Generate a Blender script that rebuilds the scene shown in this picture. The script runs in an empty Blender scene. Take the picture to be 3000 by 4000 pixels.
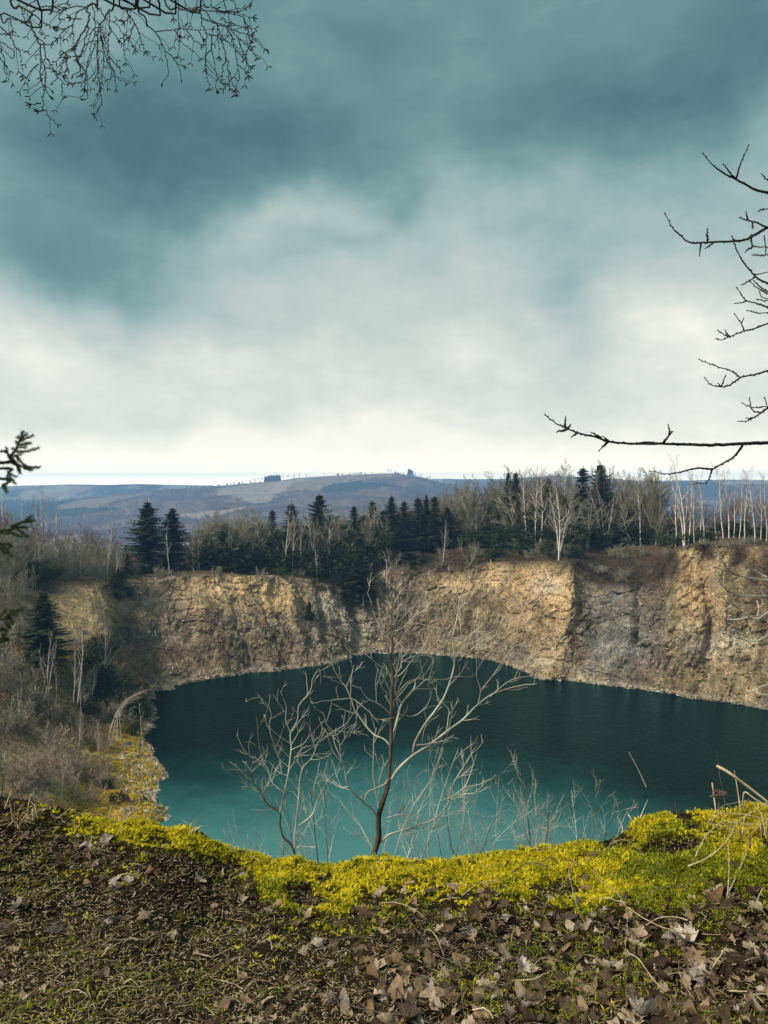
import bpy, math, random
import numpy as np
from mathutils import Vector
from mathutils.bvhtree import BVHTree

# ------------------------------------------------------------------ camera, sky, sun, exposure
sc = bpy.context.scene
C = sc.collection
FPX = 3022.0                     # focal length in pixels of the 3000 x 4000 photograph
H = 36.0                         # eye height above the lake
PITCH = math.atan(108.0 / FPX)
cam_d = bpy.data.cameras.new('camera'); cam = bpy.data.objects.new('camera', cam_d); C.objects.link(cam)
cam.location = (0, 0, H); cam.rotation_euler = (math.pi / 2 - PITCH, 0, 0)
cam_d.sensor_fit = 'VERTICAL'; cam_d.angle_y = 2 * math.atan(2000 / FPX)
cam_d.clip_start = 0.05; cam_d.clip_end = 30000
sc.camera = cam
CP, SP = math.cos(PITCH), math.sin(PITCH)

def ray(U, V):
    a = (U - 1500) / FPX; b = (2000 - V) / FPX
    return np.array([a, CP + b * SP, -SP + b * CP])
def at(U, V, Y):
    d = ray(U, V); return np.array([0, 0, H]) + d * (Y / d[1])
def wat(U, V):
    d = ray(U, V); return np.array([0, 0, H]) + d * (-H / d[2])
def proj(P):
    P = np.asarray(P, float); x = P[..., 0]; y = P[..., 1]; z = P[..., 2] - H
    w = y * CP - z * SP; w = np.where(w < .01, .01, w); h = y * SP + z * CP
    return 1500 + FPX * x / w, 2000 - FPX * h / w

SUN_EL, SUN_AZ = math.radians(44), math.radians(242)    # azimuth clockwise from +Y (the view direction)
sun_d = bpy.data.lights.new('sun', 'SUN'); sun = bpy.data.objects.new('sun', sun_d); C.objects.link(sun)
sun_d.energy = 4.4; sun_d.angle = math.radians(10); sun_d.color = (1.0, .88, .72)
sdir = Vector((math.sin(SUN_AZ) * math.cos(SUN_EL), math.cos(SUN_AZ) * math.cos(SUN_EL), math.sin(SUN_EL)))
sun.rotation_euler = sdir.to_track_quat('Z', 'Y').to_euler()
sc.view_settings.view_transform = 'Standard'; sc.view_settings.look = 'None'
sc.view_settings.exposure = 0.12; sc.view_settings.gamma = 1.0

class NT:
    """tiny node-tree helper"""
    def __init__(s, tree): s.t = tree; s.n = tree.nodes; s.l = tree.links; s.n.clear()
    def link(s, a, b): s.l.new(a, b)
    def node(s, typ, **kw):
        n = s.n.new(typ)
        for k, v in kw.items(): setattr(n, k, v)
        return n
    def _in(s, sock, v):
        if isinstance(v, bpy.types.NodeSocket): s.l.new(v, sock)
        elif v is not None: sock.default_value = v
    def math(s, op, a, b=None, clamp=False):
        n = s.node('ShaderNodeMath', operation=op, use_clamp=clamp); s._in(n.inputs[0], a); s._in(n.inputs[1], b)
        return n.outputs[0]
    def mix(s, f, a, b, blend='MIX'):
        n = s.node('ShaderNodeMix', data_type='RGBA', blend_type=blend)
        s._in(n.inputs[0], f); s._in(n.inputs[6], a); s._in(n.inputs[7], b); return n.outputs[2]
    def noise(s, vec, scale, detail=4, rough=.55, dist=0):
        n = s.node('ShaderNodeTexNoise'); s._in(n.inputs['Vector'], vec)
        n.inputs['Scale'].default_value = scale; n.inputs['Detail'].default_value = detail
        n.inputs['Roughness'].default_value = rough; n.inputs['Distortion'].default_value = dist
        return n.outputs['Fac']
    def mapping(s, vec, scale=(1, 1, 1), loc=(0, 0, 0)):
        n = s.node('ShaderNodeMapping'); s._in(n.inputs['Vector'], vec)
        n.inputs['Scale'].default_value = scale; n.inputs['Location'].default_value = loc
        return n.outputs[0]
    def ramp(s, fac, stops, interp='LINEAR'):
        n = s.node('ShaderNodeValToRGB'); r = n.color_ramp; r.interpolation = interp
        while len(r.elements) > 1: r.elements.remove(r.elements[-1])
        for i, (p, c) in enumerate(stops):
            e = r.elements[0] if i == 0 else r.elements.new(p)
            e.position = p; e.color = (*c, 1) if len(c) == 3 else c
        s._in(n.inputs[0], fac); return n.outputs[0]

world = bpy.data.worlds.new('World'); sc.world = world; world.use_nodes = True
w = NT(world.node_tree)
tc = w.node('ShaderNodeTexCoord').outputs['Generated']
sx = w.node('ShaderNodeSeparateXYZ'); w.link(tc, sx.inputs[0])
nz1 = w.noise(w.mapping(tc, (3.2, 3.2, 4.0)), 1.3, 6, .52, .3)
nz2 = w.noise(w.mapping(tc, (3.0, 3.0, 3.0), (4, 2, 7)), 1.5, 6, .5, .2)
nz3 = w.noise(w.mapping(tc, (7, 7, 9), (1, 5, 3)), 1.0, 6, .55, .1)
az = w.math('ADD', w.math('ARCTAN2', sx.outputs[0], sx.outputs[1]), w.math('MULTIPLY', w.math('SUBTRACT', nz1, .5), .42))
el = w.math('ADD', w.math('ARCSINE', sx.outputs[2]), w.math('MULTIPLY', w.math('SUBTRACT', nz2, .5), .19))
def ae(u, v):                      # display pixel (1659 x 2212) -> azimuth, elevation
    d = ray(u * 1.8083, v * 1.8083); return math.atan2(d[0], d[1]), math.asin(d[2] / np.linalg.norm(d))
def evs(v): return ae(829, v)[1]
tt = w.node('ShaderNodeMapRange'); w.link(el, tt.inputs[0]); tt.inputs[1].default_value = -.1; tt.inputs[2].default_value = 1.5708
tbase = w.ramp(tt.outputs[0], [(((e + .1) / 1.6708), (c, c, c)) for e, c in
     [(-.1, .93), (evs(1046), 1.02), (evs(960), .95), (evs(900), .88), (evs(760), .83), (evs(600), .71), (evs(440), .54), (evs(250), .40), (evs(60), .35), (.75, .55), (1.2, .7)]])
t = w.math('ADD', tbase, 0)
for (u, v, su, sv, k) in [(380, 330, 380, 90, -.26), (620, 260, 200, 60, -.10), (40, 560, 300, 95, -.36), (120, 430, 300, 90, -.16),
        (1330, 235, 360, 100, -.18), (930, 350, 190, 85, .13), (640, 480, 260, 50, .13), (300, 560, 90, 50, .05),
        (1265, 660, 80, 150, -.15), (880, 420, 60, 130, -.05), (1090, 520, 60, 100, .05), (700, 545, 120, 40, -.07), (1640, 60, 200, 140, -.10),
        (160, 60, 260, 130, .13), (120, 770, 300, 50, .07), (1480, 760, 200, 80, .10), (880, 430, 80, 60, -.08),
        (1500, 520, 180, 70, -.05), (1150, 950, 260, 40, -.04), (320, 890, 300, 25, -.04), (300, 985, 500, 35, .10), (960, 120, 90, 130, .07)]:
    a0, e0 = ae(u, v); a1, _ = ae(u + su, v); _, e1 = ae(u, v - sv)
    ga = w.math('DIVIDE', w.math('SUBTRACT', az, a0), abs(a1 - a0)); ge = w.math('DIVIDE', w.math('SUBTRACT', el, e0), abs(e1 - e0))
    q = w.math('ADD', w.math('MULTIPLY', ga, ga), w.math('MULTIPLY', ge, ge))
    t = w.math('ADD', t, w.math('MULTIPLY', w.math('EXPONENT', w.math('MULTIPLY', q, -.8)), k))
t = w.math('ADD', t, w.math('MULTIPLY', w.math('SUBTRACT', nz3, .5), .26))
cx_ = w.node('ShaderNodeCombineXYZ'); w.link(w.math('ADD', w.math('MULTIPLY', sx.outputs[0], 12), w.math('MULTIPLY', sx.outputs[2], 1)), cx_.inputs[0]); w.link(w.math('MULTIPLY', sx.outputs[1], 9), cx_.inputs[1]); w.link(w.math('MULTIPLY', sx.outputs[2], 2.6), cx_.inputs[2])
veil = w.noise(cx_.outputs[0], 1.0, 5, .6, .4)              # rain veils hanging under the cloud base
vm = w.math('EXPONENT', w.math('MULTIPLY', w.math('POWER', w.math('DIVIDE', w.math('SUBTRACT', sx.outputs[2], .22), .16), 2), -1))
t = w.math('ADD', t, w.math('MULTIPLY', w.math('MULTIPLY', w.math('SUBTRACT', veil, .5), .16), vm))
nz5 = w.noise(w.mapping(tc, (14, 14, 34), (3, 8, 1)), 1.0, 6, .6, .5)
t = w.math('ADD', t, w.math('MULTIPLY', w.math('SUBTRACT', nz5, .5), .17))
# the cloud cover thins behind and above the viewer: brighter there
back = w.math('MULTIPLY', w.math('MULTIPLY', sx.outputs[1], -1, True), .08)
t = w.math('ADD', t, back, True)
ccol = w.ramp(t, [(0, (.045, .105, .125)), (.2, (.08, .175, .20)), (.38, (.145, .28, .29)), (.52, (.27, .40, .395)),
                  (.65, (.40, .52, .49)), (.78, (.56, .62, .575)), (.88, (.73, .75, .69)), (1, (.97, .945, .85))])
hz = w.math('EXPONENT', w.math('MULTIPLY', w.math('MAXIMUM', sx.outputs[2], 0), -50))
glow = w.math('MULTIPLY', w.math('EXPONENT', w.math('MULTIPLY', w.math('MAXIMUM', sx.outputs[2], 0), -16)), .75)
ccol = w.mix(glow, ccol, (1.0, .945, .80, 1))
ccol = w.mix(hz, ccol, (3.4, 3.0, 2.2, 1))
sky = w.node('ShaderNodeTexSky', sky_type='NISHITA'); sky.sun_disc = False
sky.sun_elevation = SUN_EL; sky.sun_rotation = SUN_AZ
b1 = w.node('ShaderNodeBackground'); w.link(sky.outputs[0], b1.inputs[0]); b1.inputs[1].default_value = .05
b2 = w.node('ShaderNodeBackground'); w.link(ccol, b2.inputs[0]); b2.inputs[1].default_value = 1.0
ms = w.node('ShaderNodeMixShader'); ms.inputs[0].default_value = .96
w.link(b1.outputs[0], ms.inputs[1]); w.link(b2.outputs[0], ms.inputs[2])
wo = w.node('ShaderNodeOutputWorld'); w.link(ms.outputs[0], wo.inputs[0])

# ------------------------------------------------------------------ helpers
rng = np.random.default_rng(7)
def noise3(P, seed=0):
    """smooth value noise, vectorised, 0..1"""
    P = np.asarray(P, float); I = np.floor(P).astype(np.int64); F = P - I; F = F * F * (3 - 2 * F)
    def h(i, j, k):
        n = (i * 374761393 + j * 668265263 + k * 2147483647 + seed * 1013904223) & 0x7fffffff
        n = ((n ^ (n >> 13)) * 1274126177) & 0x7fffffff
        n = ((n ^ (n >> 15)) * 69069) & 0x7fffffff
        return (n ^ (n >> 11)) / 0x7fffffff
    i, j, k = I[..., 0], I[..., 1], I[..., 2]; x, y, z = F[..., 0], F[..., 1], F[..., 2]
    L = lambda a, b, t: a + (b - a) * t
    return L(L(L(h(i, j, k), h(i+1, j, k), x), L(h(i, j+1, k), h(i+1, j+1, k), x), y),
             L(L(h(i, j, k+1), h(i+1, j, k+1), x), L(h(i, j+1, k+1), h(i+1, j+1, k+1), x), y), z)
def fbm(P, oct=4, seed=0, gain=.5):
    P = np.asarray(P, float); s = 0; a = 1; n = 0
    for o in range(oct):
        s = s + a * noise3(P * 2 ** o, seed + o * 17); n += a; a *= gain
    return s / n
def cell3(P, seed=0):
    """per-cell random value and edge distance of a jittered Voronoi"""
    P = np.asarray(P, float); I = np.floor(P).astype(np.int64)
    best = np.full(P.shape[:-1], 9.); sec = best.copy(); val = np.zeros_like(best)
    def h(i, j, k, s):
        n = (i * 374761393 + j * 668265263 + k * 1440662683 + s * 1013904223) & 0x7fffffff
        n = ((n ^ (n >> 13)) * 1274126177) & 0x7fffffff
        n = ((n ^ (n >> 15)) * 69069) & 0x7fffffff
        return (n ^ (n >> 11)) / 0x7fffffff
    for a in (-1, 0, 1):
        for b in (-1, 0, 1):
            for c in (-1, 0, 1):
                i, j, k = I[..., 0] + a, I[..., 1] + b, I[..., 2] + c
                Q = np.stack([i + h(i, j, k, seed), j + h(i, j, k, seed + 1), k + h(i, j, k, seed + 2)], -1)
                d = np.sqrt(((Q - P) ** 2).sum(-1)); v = h(i, j, k, seed + 3)
                nb = d < best; sec = np.where(nb, best, np.minimum(sec, d)); val = np.where(nb, v, val); best = np.where(nb, d, best)
    return val, sec - best

def mesh_np(name, V, faces, mat=None, smooth=False, colors=None, col_name='tone'):
    me = bpy.data.meshes.new(name); V = np.ascontiguousarray(V, dtype=np.float32).reshape(-1, 3)
    if not isinstance(faces, (list, tuple)): faces = [faces]
    faces = [np.asarray(f, dtype=np.int32) for f in faces if len(f)]
    me.vertices.add(len(V)); me.vertices.foreach_set('co', V.ravel())
    loops = np.concatenate([f.ravel() for f in faces]); counts = np.concatenate([np.full(len(f), f.shape[1], np.int32) for f in faces])
    me.loops.add(len(loops)); me.loops.foreach_set('vertex_index', loops)
    starts = np.concatenate([[0], np.cumsum(counts)[:-1]]).astype(np.int32)
    me.polygons.add(len(counts)); me.polygons.foreach_set('loop_start', starts)
    me.update(calc_edges=True)
    me.polygons.foreach_set('use_smooth', np.full(len(counts), smooth, dtype=bool))
    if colors is not None:
        a = me.color_attributes.new(col_name, 'FLOAT_COLOR', 'POINT')
        c = np.ones((len(V), 4), np.float32); c[:, :3] = colors; a.data.foreach_set('color', c.ravel())
    if mat: me.materials.append(mat)
    return me
def link(name, data, parent=None, loc=None):
    o = bpy.data.objects.new(name, data); C.objects.link(o)
    if parent: o.parent = parent
    if loc is not None: o.location = tuple(float(v) for v in loc)
    return o
def tag(o, label=None, cat=None, group=None, kind=None):
    if label: o['label'] = label
    if cat: o['category'] = cat
    if group: o['group'] = group
    if kind: o['kind'] = kind
    return o

def tubes(polys, sides=4):
    """polys: list of (points (k,3), radii (k,)); returns V, F (quads)"""
    by = {}
    for P, R in polys: by.setdefault(len(P), []).append((P, R))
    Vs, Fs, off = [], [], 0
    ang = np.arange(sides) * 2 * math.pi / sides
    for k, lst in by.items():
        P = np.array([a for a, _ in lst], float); R = np.array([b for _, b in lst], float); n = len(P)
        T = np.gradient(P, axis=1); T /= np.linalg.norm(T, axis=2, keepdims=True) + 1e-9
        m = T.mean(axis=1); ref = np.where(np.abs(m[:, 2:3]) < .8, [[0, 0, 1.]], [[1., 0, 0]])[:, None, :]
        A = np.cross(T, ref); A /= np.linalg.norm(A, axis=2, keepdims=True) + 1e-9; B = np.cross(T, A)
        ring = P[:, :, None, :] + R[:, :, None, None] * (A[:, :, None, :] * np.cos(ang)[None, None, :, None] + B[:, :, None, :] * np.sin(ang)[None, None, :, None])
        Vs.append(ring.reshape(-1, 3))
        idx = np.arange(n * k * sides).reshape(n, k, sides) + off
        a = idx[:, :-1, :]; b = np.roll(a, -1, axis=2); c = idx[:, 1:, :]; d = np.roll(c, -1, axis=2)
        Fs.append(np.stack([a, b, d, c], -1).reshape(-1, 4)); off += n * k * sides
    if not Vs: return np.zeros((0, 3)), np.zeros((0, 4), int)
    return np.concatenate(Vs), np.concatenate(Fs)
def tube_mesh(name, polys, mat, sides=4, smooth=True):
    V, F = tubes(polys, sides); return mesh_np(name, V, F, mat, smooth)
def resample(P, R, k):
    P = np.asarray(P, float); d = np.concatenate([[0], np.cumsum(np.linalg.norm(np.diff(P, axis=0), axis=1))])
    t = np.linspace(0, d[-1], k); return np.stack([np.interp(t, d, P[:, i]) for i in range(3)], 1), np.interp(t, d, R)
def catmull(P, n):
    """n samples per span through points P (m, dims)"""
    P = np.asarray(P, float); Q = np.vstack([2 * P[0] - P[1], P, 2 * P[-1] - P[-2]]); out = []
    for i in range(len(P) - 1):
        p0, p1, p2, p3 = Q[i:i + 4]; t = np.linspace(0, 1, n, endpoint=False)[:, None]
        out.append(.5 * ((2 * p1) + (-p0 + p2) * t + (2 * p0 - 5 * p1 + 4 * p2 - p3) * t ** 2 + (-p0 + 3 * p1 - 3 * p2 + p3) * t ** 3))
    out.append(P[-1:]); return np.vstack(out)
def unit(v): return v / (np.linalg.norm(v) + 1e-9)

# ------------------------------------------------------------------ materials
def mat_new(name):
    m = bpy.data.materials.new(name); m.use_nodes = True; return m, NT(m.node_tree)
def finish(nt, col, rough=.85, spec=.2, bump=None, bstr=.5, bdist=.05, transl=0):
    p = nt.node('ShaderNodeBsdfPrincipled'); nt._in(p.inputs['Base Color'], col)
    nt._in(p.inputs['Roughness'], rough); p.inputs['Specular IOR Level'].default_value = spec
    if bump is not None:
        b = nt.node('ShaderNodeBump'); b.inputs['Strength'].default_value = bstr; b.inputs['Distance'].default_value = bdist
        nt.link(bump, b.inputs['Height']); nt.link(b.outputs[0], p.inputs['Normal'])
    o = nt.node('ShaderNodeOutputMaterial'); sh = p.outputs[0]
    if transl:
        tr = nt.node('ShaderNodeBsdfTranslucent'); nt._in(tr.inputs[0], col)
        mx = nt.node('ShaderNodeMixShader'); mx.inputs[0].default_value = transl; nt.link(sh, mx.inputs[1]); nt.link(tr.outputs[0], mx.inputs[2]); sh = mx.outputs[0]
    nt.link(sh, o.inputs[0])
def bark_mat(name, dark, light, scale=3, zstretch=.4, obj_var=.25, rough=.85, band=None):
    m, n = mat_new(name); co = n.node('ShaderNodeTexCoord').outputs['Object']
    f = n.noise(n.mapping(co, (1, 1, zstretch)), scale, 5, .6)
    c = n.ramp(f, [(.35, dark), (.65, light)])
    if band:
        g = n.noise(n.mapping(co, (.6, .6, 2.2)), band[0], 3, .6)
        c = n.mix(n.ramp(g, [(band[1], (0, 0, 0)), (band[1] + .05, (1, 1, 1))]), c, (*band[2], 1))
    if obj_var:
        r = n.node('ShaderNodeObjectInfo').outputs['Random']
        v = n.ramp(r, [(0, (1 - obj_var,) * 3), (1, (1 + obj_var,) * 3)])
        c = n.mix(1.0, c, v, 'MULTIPLY')
    finish(n, c, rough, .15, f, .4, .02); return m
def leafy_mat(name, stops, transl=.25, rough=.7, obj_var=.2, scale=None):
    m, n = mat_new(name)
    r = n.node('ShaderNodeNewGeometry').outputs['Random Per Island']
    c = n.ramp(r, stops)
    if scale:
        co = n.node('ShaderNodeTexCoord').outputs['Object']
        f = n.noise(co, scale, 3, .6); c = n.mix(1.0, c, n.ramp(f, [(.3, (.6, .62, .6)), (.7, (1.35, 1.3, 1.2))]), 'MULTIPLY')
    if obj_var:
        q = n.node('ShaderNodeObjectInfo').outputs['Random']
        c = n.mix(1.0, c, n.ramp(q, [(0, (1 - obj_var,) * 3), (1, (1 + obj_var,) * 3)]), 'MULTIPLY')
    finish(n, c, rough, .15, transl=transl); return m

M_birch = bark_mat('birch_bark', (.50, .46, .42), (.80, .76, .70), 2.5, .5, .12, band=(1.2, .60, (.09, .075, .07)))
M_birch_twig = bark_mat('birch_twigs', (.10, .062, .060), (.20, .13, .125), 1.0, 1, .25)
M_grey = bark_mat('grey_bark', (.17, .155, .12), (.44, .42, .34), 1.6, .5, .3)
M_grey_twig = bark_mat('grey_twigs', (.11, .105, .070), (.30, .28, .19), .6, 1, .35)
M_olive_twig = bark_mat('olive_twigs', (.10, .085, .035), (.22, .185, .085), .6, 1, .25)
M_tan_twig = bark_mat('tan_twigs', (.24, .185, .13), (.52, .43, .33), .6, 1, .25)
M_dark_bark = bark_mat('dark_bark', (.018, .014, .010), (.05, .04, .03), 8, .4, .1)
M_near_twig = bark_mat('wet_dark_twigs', (.010, .009, .009), (.028, .024, .022), 30, .4, .1, .7)
M_near_pale = bark_mat('pale_smooth_bark', (.20, .185, .15), (.72, .69, .59), 5, .35, .08, .75, band=(9, .66, (.05, .045, .035)))
M_near_brown = bark_mat('brown_trunk_bark', (.035, .028, .02), (.14, .115, .085), 10, .35, .08, .8)
M_spruce = leafy_mat('spruce_needles', [(0, (.012, .020, .009)), (.6, (.028, .044, .016)), (1, (.060, .080, .026))], .1, .7, .3)
M_spruce_near = leafy_mat('near_spruce_needles', [(0, (.012, .030, .014)), (.6, (.03, .065, .022)), (1, (.07, .12, .03))], .2, .6, .1)
M_juniper = leafy_mat('evergreen_scrub', [(0, (.022, .035, .014)), (.6, (.045, .062, .022)), (1, (.09, .10, .035))], .1, .7, .3)
# ------------------------------------------------------------------ the quarry: lake bed, cliffs, slopes and rim as one sheet
k_ = 3000 / 1659.0
def A(u, v, Y=None): return wat(u * k_, v * k_) if Y is None else at(u * k_, v * k_, Y)
W3 = lambda *a: np.array(a, float)
# each column: shore, mid, rock rim, tree line, and a rock weight (1 bare cliff, 0 soft slope)
cols = [
 [W3(-28, 60, 0), W3(-38, 58, 4), W3(-50, 55, 12), W3(-66, 52, 20), .2],
 [A(330, 1800), A(150, 1770, 77), A(-60, 1700, 72), A(-300, 1500, 70), .25],
 [A(349, 1710), A(180, 1700, 88), A(-20, 1600, 84), A(-250, 1400, 82), .3],
 [A(338, 1645), A(200, 1630, 99), A(0, 1500, 98), A(-200, 1330, 98), .25],
 [A(321, 1600), A(210, 1560, 108), A(60, 1400, 112), A(-60, 1300, 116), .2],
 [A(325, 1550), A(230, 1480, 117), A(120, 1340, 124), A(60, 1262, 132), .3],
 [A(322, 1515), A(262, 1420, 129), A(205, 1290, 138), A(198, 1262, 142), .6],
 [A(345, 1494), A(292, 1400, 139), A(250, 1275, 144), A(262, 1250, 149), .5],
 [A(400, 1477), A(350, 1380, 146), A(330, 1258, 152), A(330, 1243, 155), .8],
 [A(500, 1460), A(475, 1360, 149), A(450, 1246, 156), A(450, 1240, 159), 1],
 [A(690, 1440), A(645, 1350, 157), A(620, 1250, 163), A(630, 1240, 167), 1],
 [A(740, 1428), A(710, 1350, 161), A(700, 1272, 166), A(700, 1245, 172), 1],
 [A(790, 1415), A(785, 1350, 167), A(770, 1300, 171), A(770, 1235, 178), 1],
 [A(860, 1412), A(850, 1330, 169), A(850, 1228, 177), A(850, 1195, 190), 1],
 [A(950, 1414), A(950, 1325, 169), A(945, 1225, 177), A(940, 1180, 193), 1],
 [A(1040, 1422), A(1040, 1320, 165), A(1050, 1207, 172), A(1040, 1185, 182), 1.1],
 [A(1100, 1440), A(1120, 1320, 159), A(1130, 1225, 167), A(1120, 1190, 178), 1.1],
 [A(1170, 1465), A(1180, 1330, 151), A(1190, 1220, 160), A(1180, 1190, 170), 1.2],
 [A(1240, 1470), A(1250, 1330, 150), A(1250, 1213, 158), A(1250, 1190, 168), 1.2],
 [A(1290, 1478), A(1300, 1340, 147), A(1310, 1245, 156), A(1310, 1190, 172), 1.2],
 [A(1400, 1492), A(1400, 1360, 141), A(1400, 1260, 150), A(1400, 1185, 168), 1.1],
 [A(1450, 1502), A(1460, 1350, 138), A(1450, 1205, 147), A(1460, 1175, 155), 1.2],
 [A(1500, 1512), A(1510, 1340, 135), A(1500, 1180, 142), A(1510, 1170, 148), 1.3],
 [A(1580, 1522), A(1580, 1350, 133), A(1570, 1180, 140), A(1580, 1170, 146), 1.3],
 [A(1659, 1535), A(1650, 1350, 129), A(1640, 1195, 137), A(1640, 1172, 144), 1.2],
 [A(1800, 1560), A(1800, 1370, 122), A(1800, 1200, 130), A(1800, 1180, 137), 1.2],
 [A(2200, 1650), A(2220, 1450, 104), A(2250, 1200, 110), A(2260, 1180, 118), 1.2],
 [W3(88, 70, 0), W3(93, 71, 10), W3(98, 72, 25), W3(106, 74, 27), 1],
 [W3(80, 30, 0), W3(85, 26, 12), W3(92, 20, 25), W3(97, 12, 30), .8],
 [W3(35, 24, 0), W3(36, 18, 12), W3(37, 11, 27), W3(38, 5, 31.5), .6],
 [W3(0, 25, 0), W3(0, 18, 13), W3(0, 10.5, 27), W3(0, 5.5, 31.6), .5],
 [W3(-26, 30, 0), W3(-31, 25, 12), W3(-36, 18, 25), W3(-38, 11, 31), .4],
]
cols.append([c if i == 4 else c.copy() for i, c in enumerate(cols[0])])
ctr = np.array([8., 95.])
rows_ctl = []
for c in cols:
    s, m, r, l, wt = c
    far = l[1] > 60
    o = unit((l - np.array([*ctr, 0]))[:2]); o3 = np.array([o[0], o[1], 0])
    bed = s - o3 * 3 + np.array([0, 0, -4.])
    p1 = l + o3 * (30 if far else 14); p1[2] = l[2] + (.8 if far else 1.3)
    p2 = l + o3 * (95 if far else 60); p2[2] = -22 if far else l[2] + 2
    p3 = l + o3 * (190 if far else 150); p3[2] = -60 if far else l[2] - 10
    rows_ctl.append(np.concatenate([bed, s, m, r, l, p1, p2, p3, [wt]]))
CT = np.array(rows_ctl)
# resample along the ring: dense where the camera looks, coarse elsewhere
dense = []
for i in range(len(cols) - 1):
    L = np.linalg.norm(cols[i + 1][0] - cols[i][0]); L2 = np.linalg.norm(cols[i + 1][3] - cols[i][3]); L = max(L, L2)
    vis = 1 <= i <= 25
    dense.append(max(2, int(L / (.24 if vis else 1.5))))
ring = []
Q = np.vstack([CT[-2], CT, CT[1]])
for i in range(len(CT) - 1):
    p0, p1, p2, p3 = Q[i], Q[i + 1], Q[i + 2], Q[i + 3]
    t = np.linspace(0, 1, dense[i], endpoint=False)[:, None]
    ring.append(.5 * ((2 * p1) + (-p0 + p2) * t + (2 * p0 - 5 * p1 + 4 * p2 - p3) * t ** 2 + (-p0 + 3 * p1 - 3 * p2 + p3) * t ** 3))
ring = np.vstack(ring + [CT[-1:]])
N = len(ring)
K = ring[:, :24].reshape(N, 8, 3); WT = ring[:, 24]
nrow = [3, 36, 44, 24, 16, 8, 4]          # spans between the eight control rows
rowpos, rowt = [], []
for j, n in enumerate(nrow):
    for q in range(n): rowpos.append(j); rowt.append(q / n)
rowpos.append(6); rowt.append(1.0)
rowpos = np.array(rowpos); rowt = np.array(rowt)
G = K[:, rowpos] * (1 - rowt)[None, :, None] + K[:, rowpos + 1] * rowt[None, :, None]
RV = rowpos + rowt                       # 1 shore, 2 mid, 3 rim, 4 tree line, 5 plateau
# outward normal of each column in plan
tang = np.gradient(K[:, 2, :2], axis=0); tang /= np.linalg.norm(tang, axis=1, keepdims=True) + 1e-9
nin = np.stack([tang[:, 1], -tang[:, 0]], 1); sgn = np.sign(((ctr - K[:, 2, :2]) * nin).sum(1)); nin *= sgn[:, None]     # towards the lake
for _ in range(60): nin[1:-1] = (nin[:-2] + nin[1:-1] + nin[2:]) / 3
Us_, _ = proj(K[:, 2]); Us_ = Us_ / k_
mask = np.clip((RV - .6) / .7, 0, 1) * np.clip((4.6 - RV) / 1.6, 0, 1)
rockm = WT[:, None] * mask[None, :]
D = np.zeros(G.shape[:2])
D += (fbm(G / 17.0, 2, 3) - .5) * 7.5
D += (fbm(G / np.array([5., 5., 9.]), 3, 11) - .5) * 4.2
v1, e1 = cell3(G / np.array([3.4, 3.4, 5.5]) + fbm(G / 2.2, 2, 5)[..., None] * .35, 21); D += (v1 - .5) * .8
v2, e2 = cell3(G / np.array([.95, .95, 1.5]) + fbm(G / 1.0, 2, 6)[..., None] * .25, 31); D += (v2 - .5) * .6
D += (fbm(G / .6, 2, 41) - .5) * .9; 
arc = np.concatenate([[0], np.cumsum(np.linalg.norm(np.diff(K[:, 2], axis=0), axis=1))])
RA = np.stack([arc[:, None] + 0 * RV[None, :], RV[None, :] * 2.2 + 0 * arc[:, None], 0 * D], -1); wob = (fbm(RA / np.array([6., .7, 1]), 2, 49) - .5) * 4; RA[..., 0] += wob
D += (np.abs(2 * fbm(RA / np.array([3.2, 2.4, 1]), 4, 43) - 1) - .3) * 2.6       # erosion rills running down the face
D *= np.interp(Us_, [600, 1700, 2000, 2300], [.5, .6, 1.0, 1.25])[:, None]
q_ = G.copy(); q_[..., 0] += G[..., 2] * .45; rn = 1 - np.abs(2 * fbm(q_ / np.array([4.5, 4.5, 11.]), 3, 44) - 1); D -= np.clip((rn - .9) / .1, 0, 1) ** 1.5 * .6
sw_ = (G[..., 2] + G[..., 0] * .08 + fbm(G / 7., 2, 45) * 5) / 2.7; sw_ = sw_ - np.floor(sw_); D += (sw_ ** 1.6 - .45) * -.35 * np.clip((fbm(G / 9., 2, 46) - .42) * 6, 0, 1)
D *= rockm
lf_ = ((Us_ < 345) & (K[:, 2, 1] > 60))[:, None] * np.clip((RV - .4) / .4, 0, 1)[None] * np.clip((2.2 - RV), 0, 1)[None]; D += lf_ * (fbm(G / 2.6, 3, 48) - .5) * 4.5
Uw = Us_[:, None] + (fbm(G / np.array([9., 9., 5.]), 3, 47) - .5) * 30
gul = np.zeros(D.shape)                       # gullies and buttresses seen in the photograph (display u of their line)
for u0, wd, dep in [(300, 14, 2.5), (250, 10, -1.0), (775, 12, 2.0), (1225, 30, -.7), (1300, 34, .7), (1215, 26, -1.8), (1365, 8, 2.2), (1455, 20, -2.2), (1490, 8, 1.0), (1535, 14, 1.6), (1605, 14, 1.6), (1580, 34, -1.6), (1640, 9, 1.8), (1110, 10, 1.4), (700, 10, 1.0), (640, 14, -1.0)]:
    gul += np.where((K[:, 2, 1] > 60)[:, None], -1.35 * dep * np.exp(-((Uw - u0) / wd) ** 2), 0)
D += gul * np.clip((RV - 1.0) / .8, 0, 1)[None] * np.clip((4.2 - RV) / 1.2, 0, 1)[None]
G[..., 0] += nin[:, None, 0] * D; G[..., 1] += nin[:, None, 1] * D
soft = 1 - np.clip(rockm, 0, 1)
land = np.clip(RV - 1.0, 0, .6)[None, :] / .6
G[..., 2] += land * ((fbm(G / np.array([6., 6., 6.]), 3, 51) - .45) * 1.6 * (soft * .6 + .4) + (fbm(G / .9, 3, 61) - .5) * .5)
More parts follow.
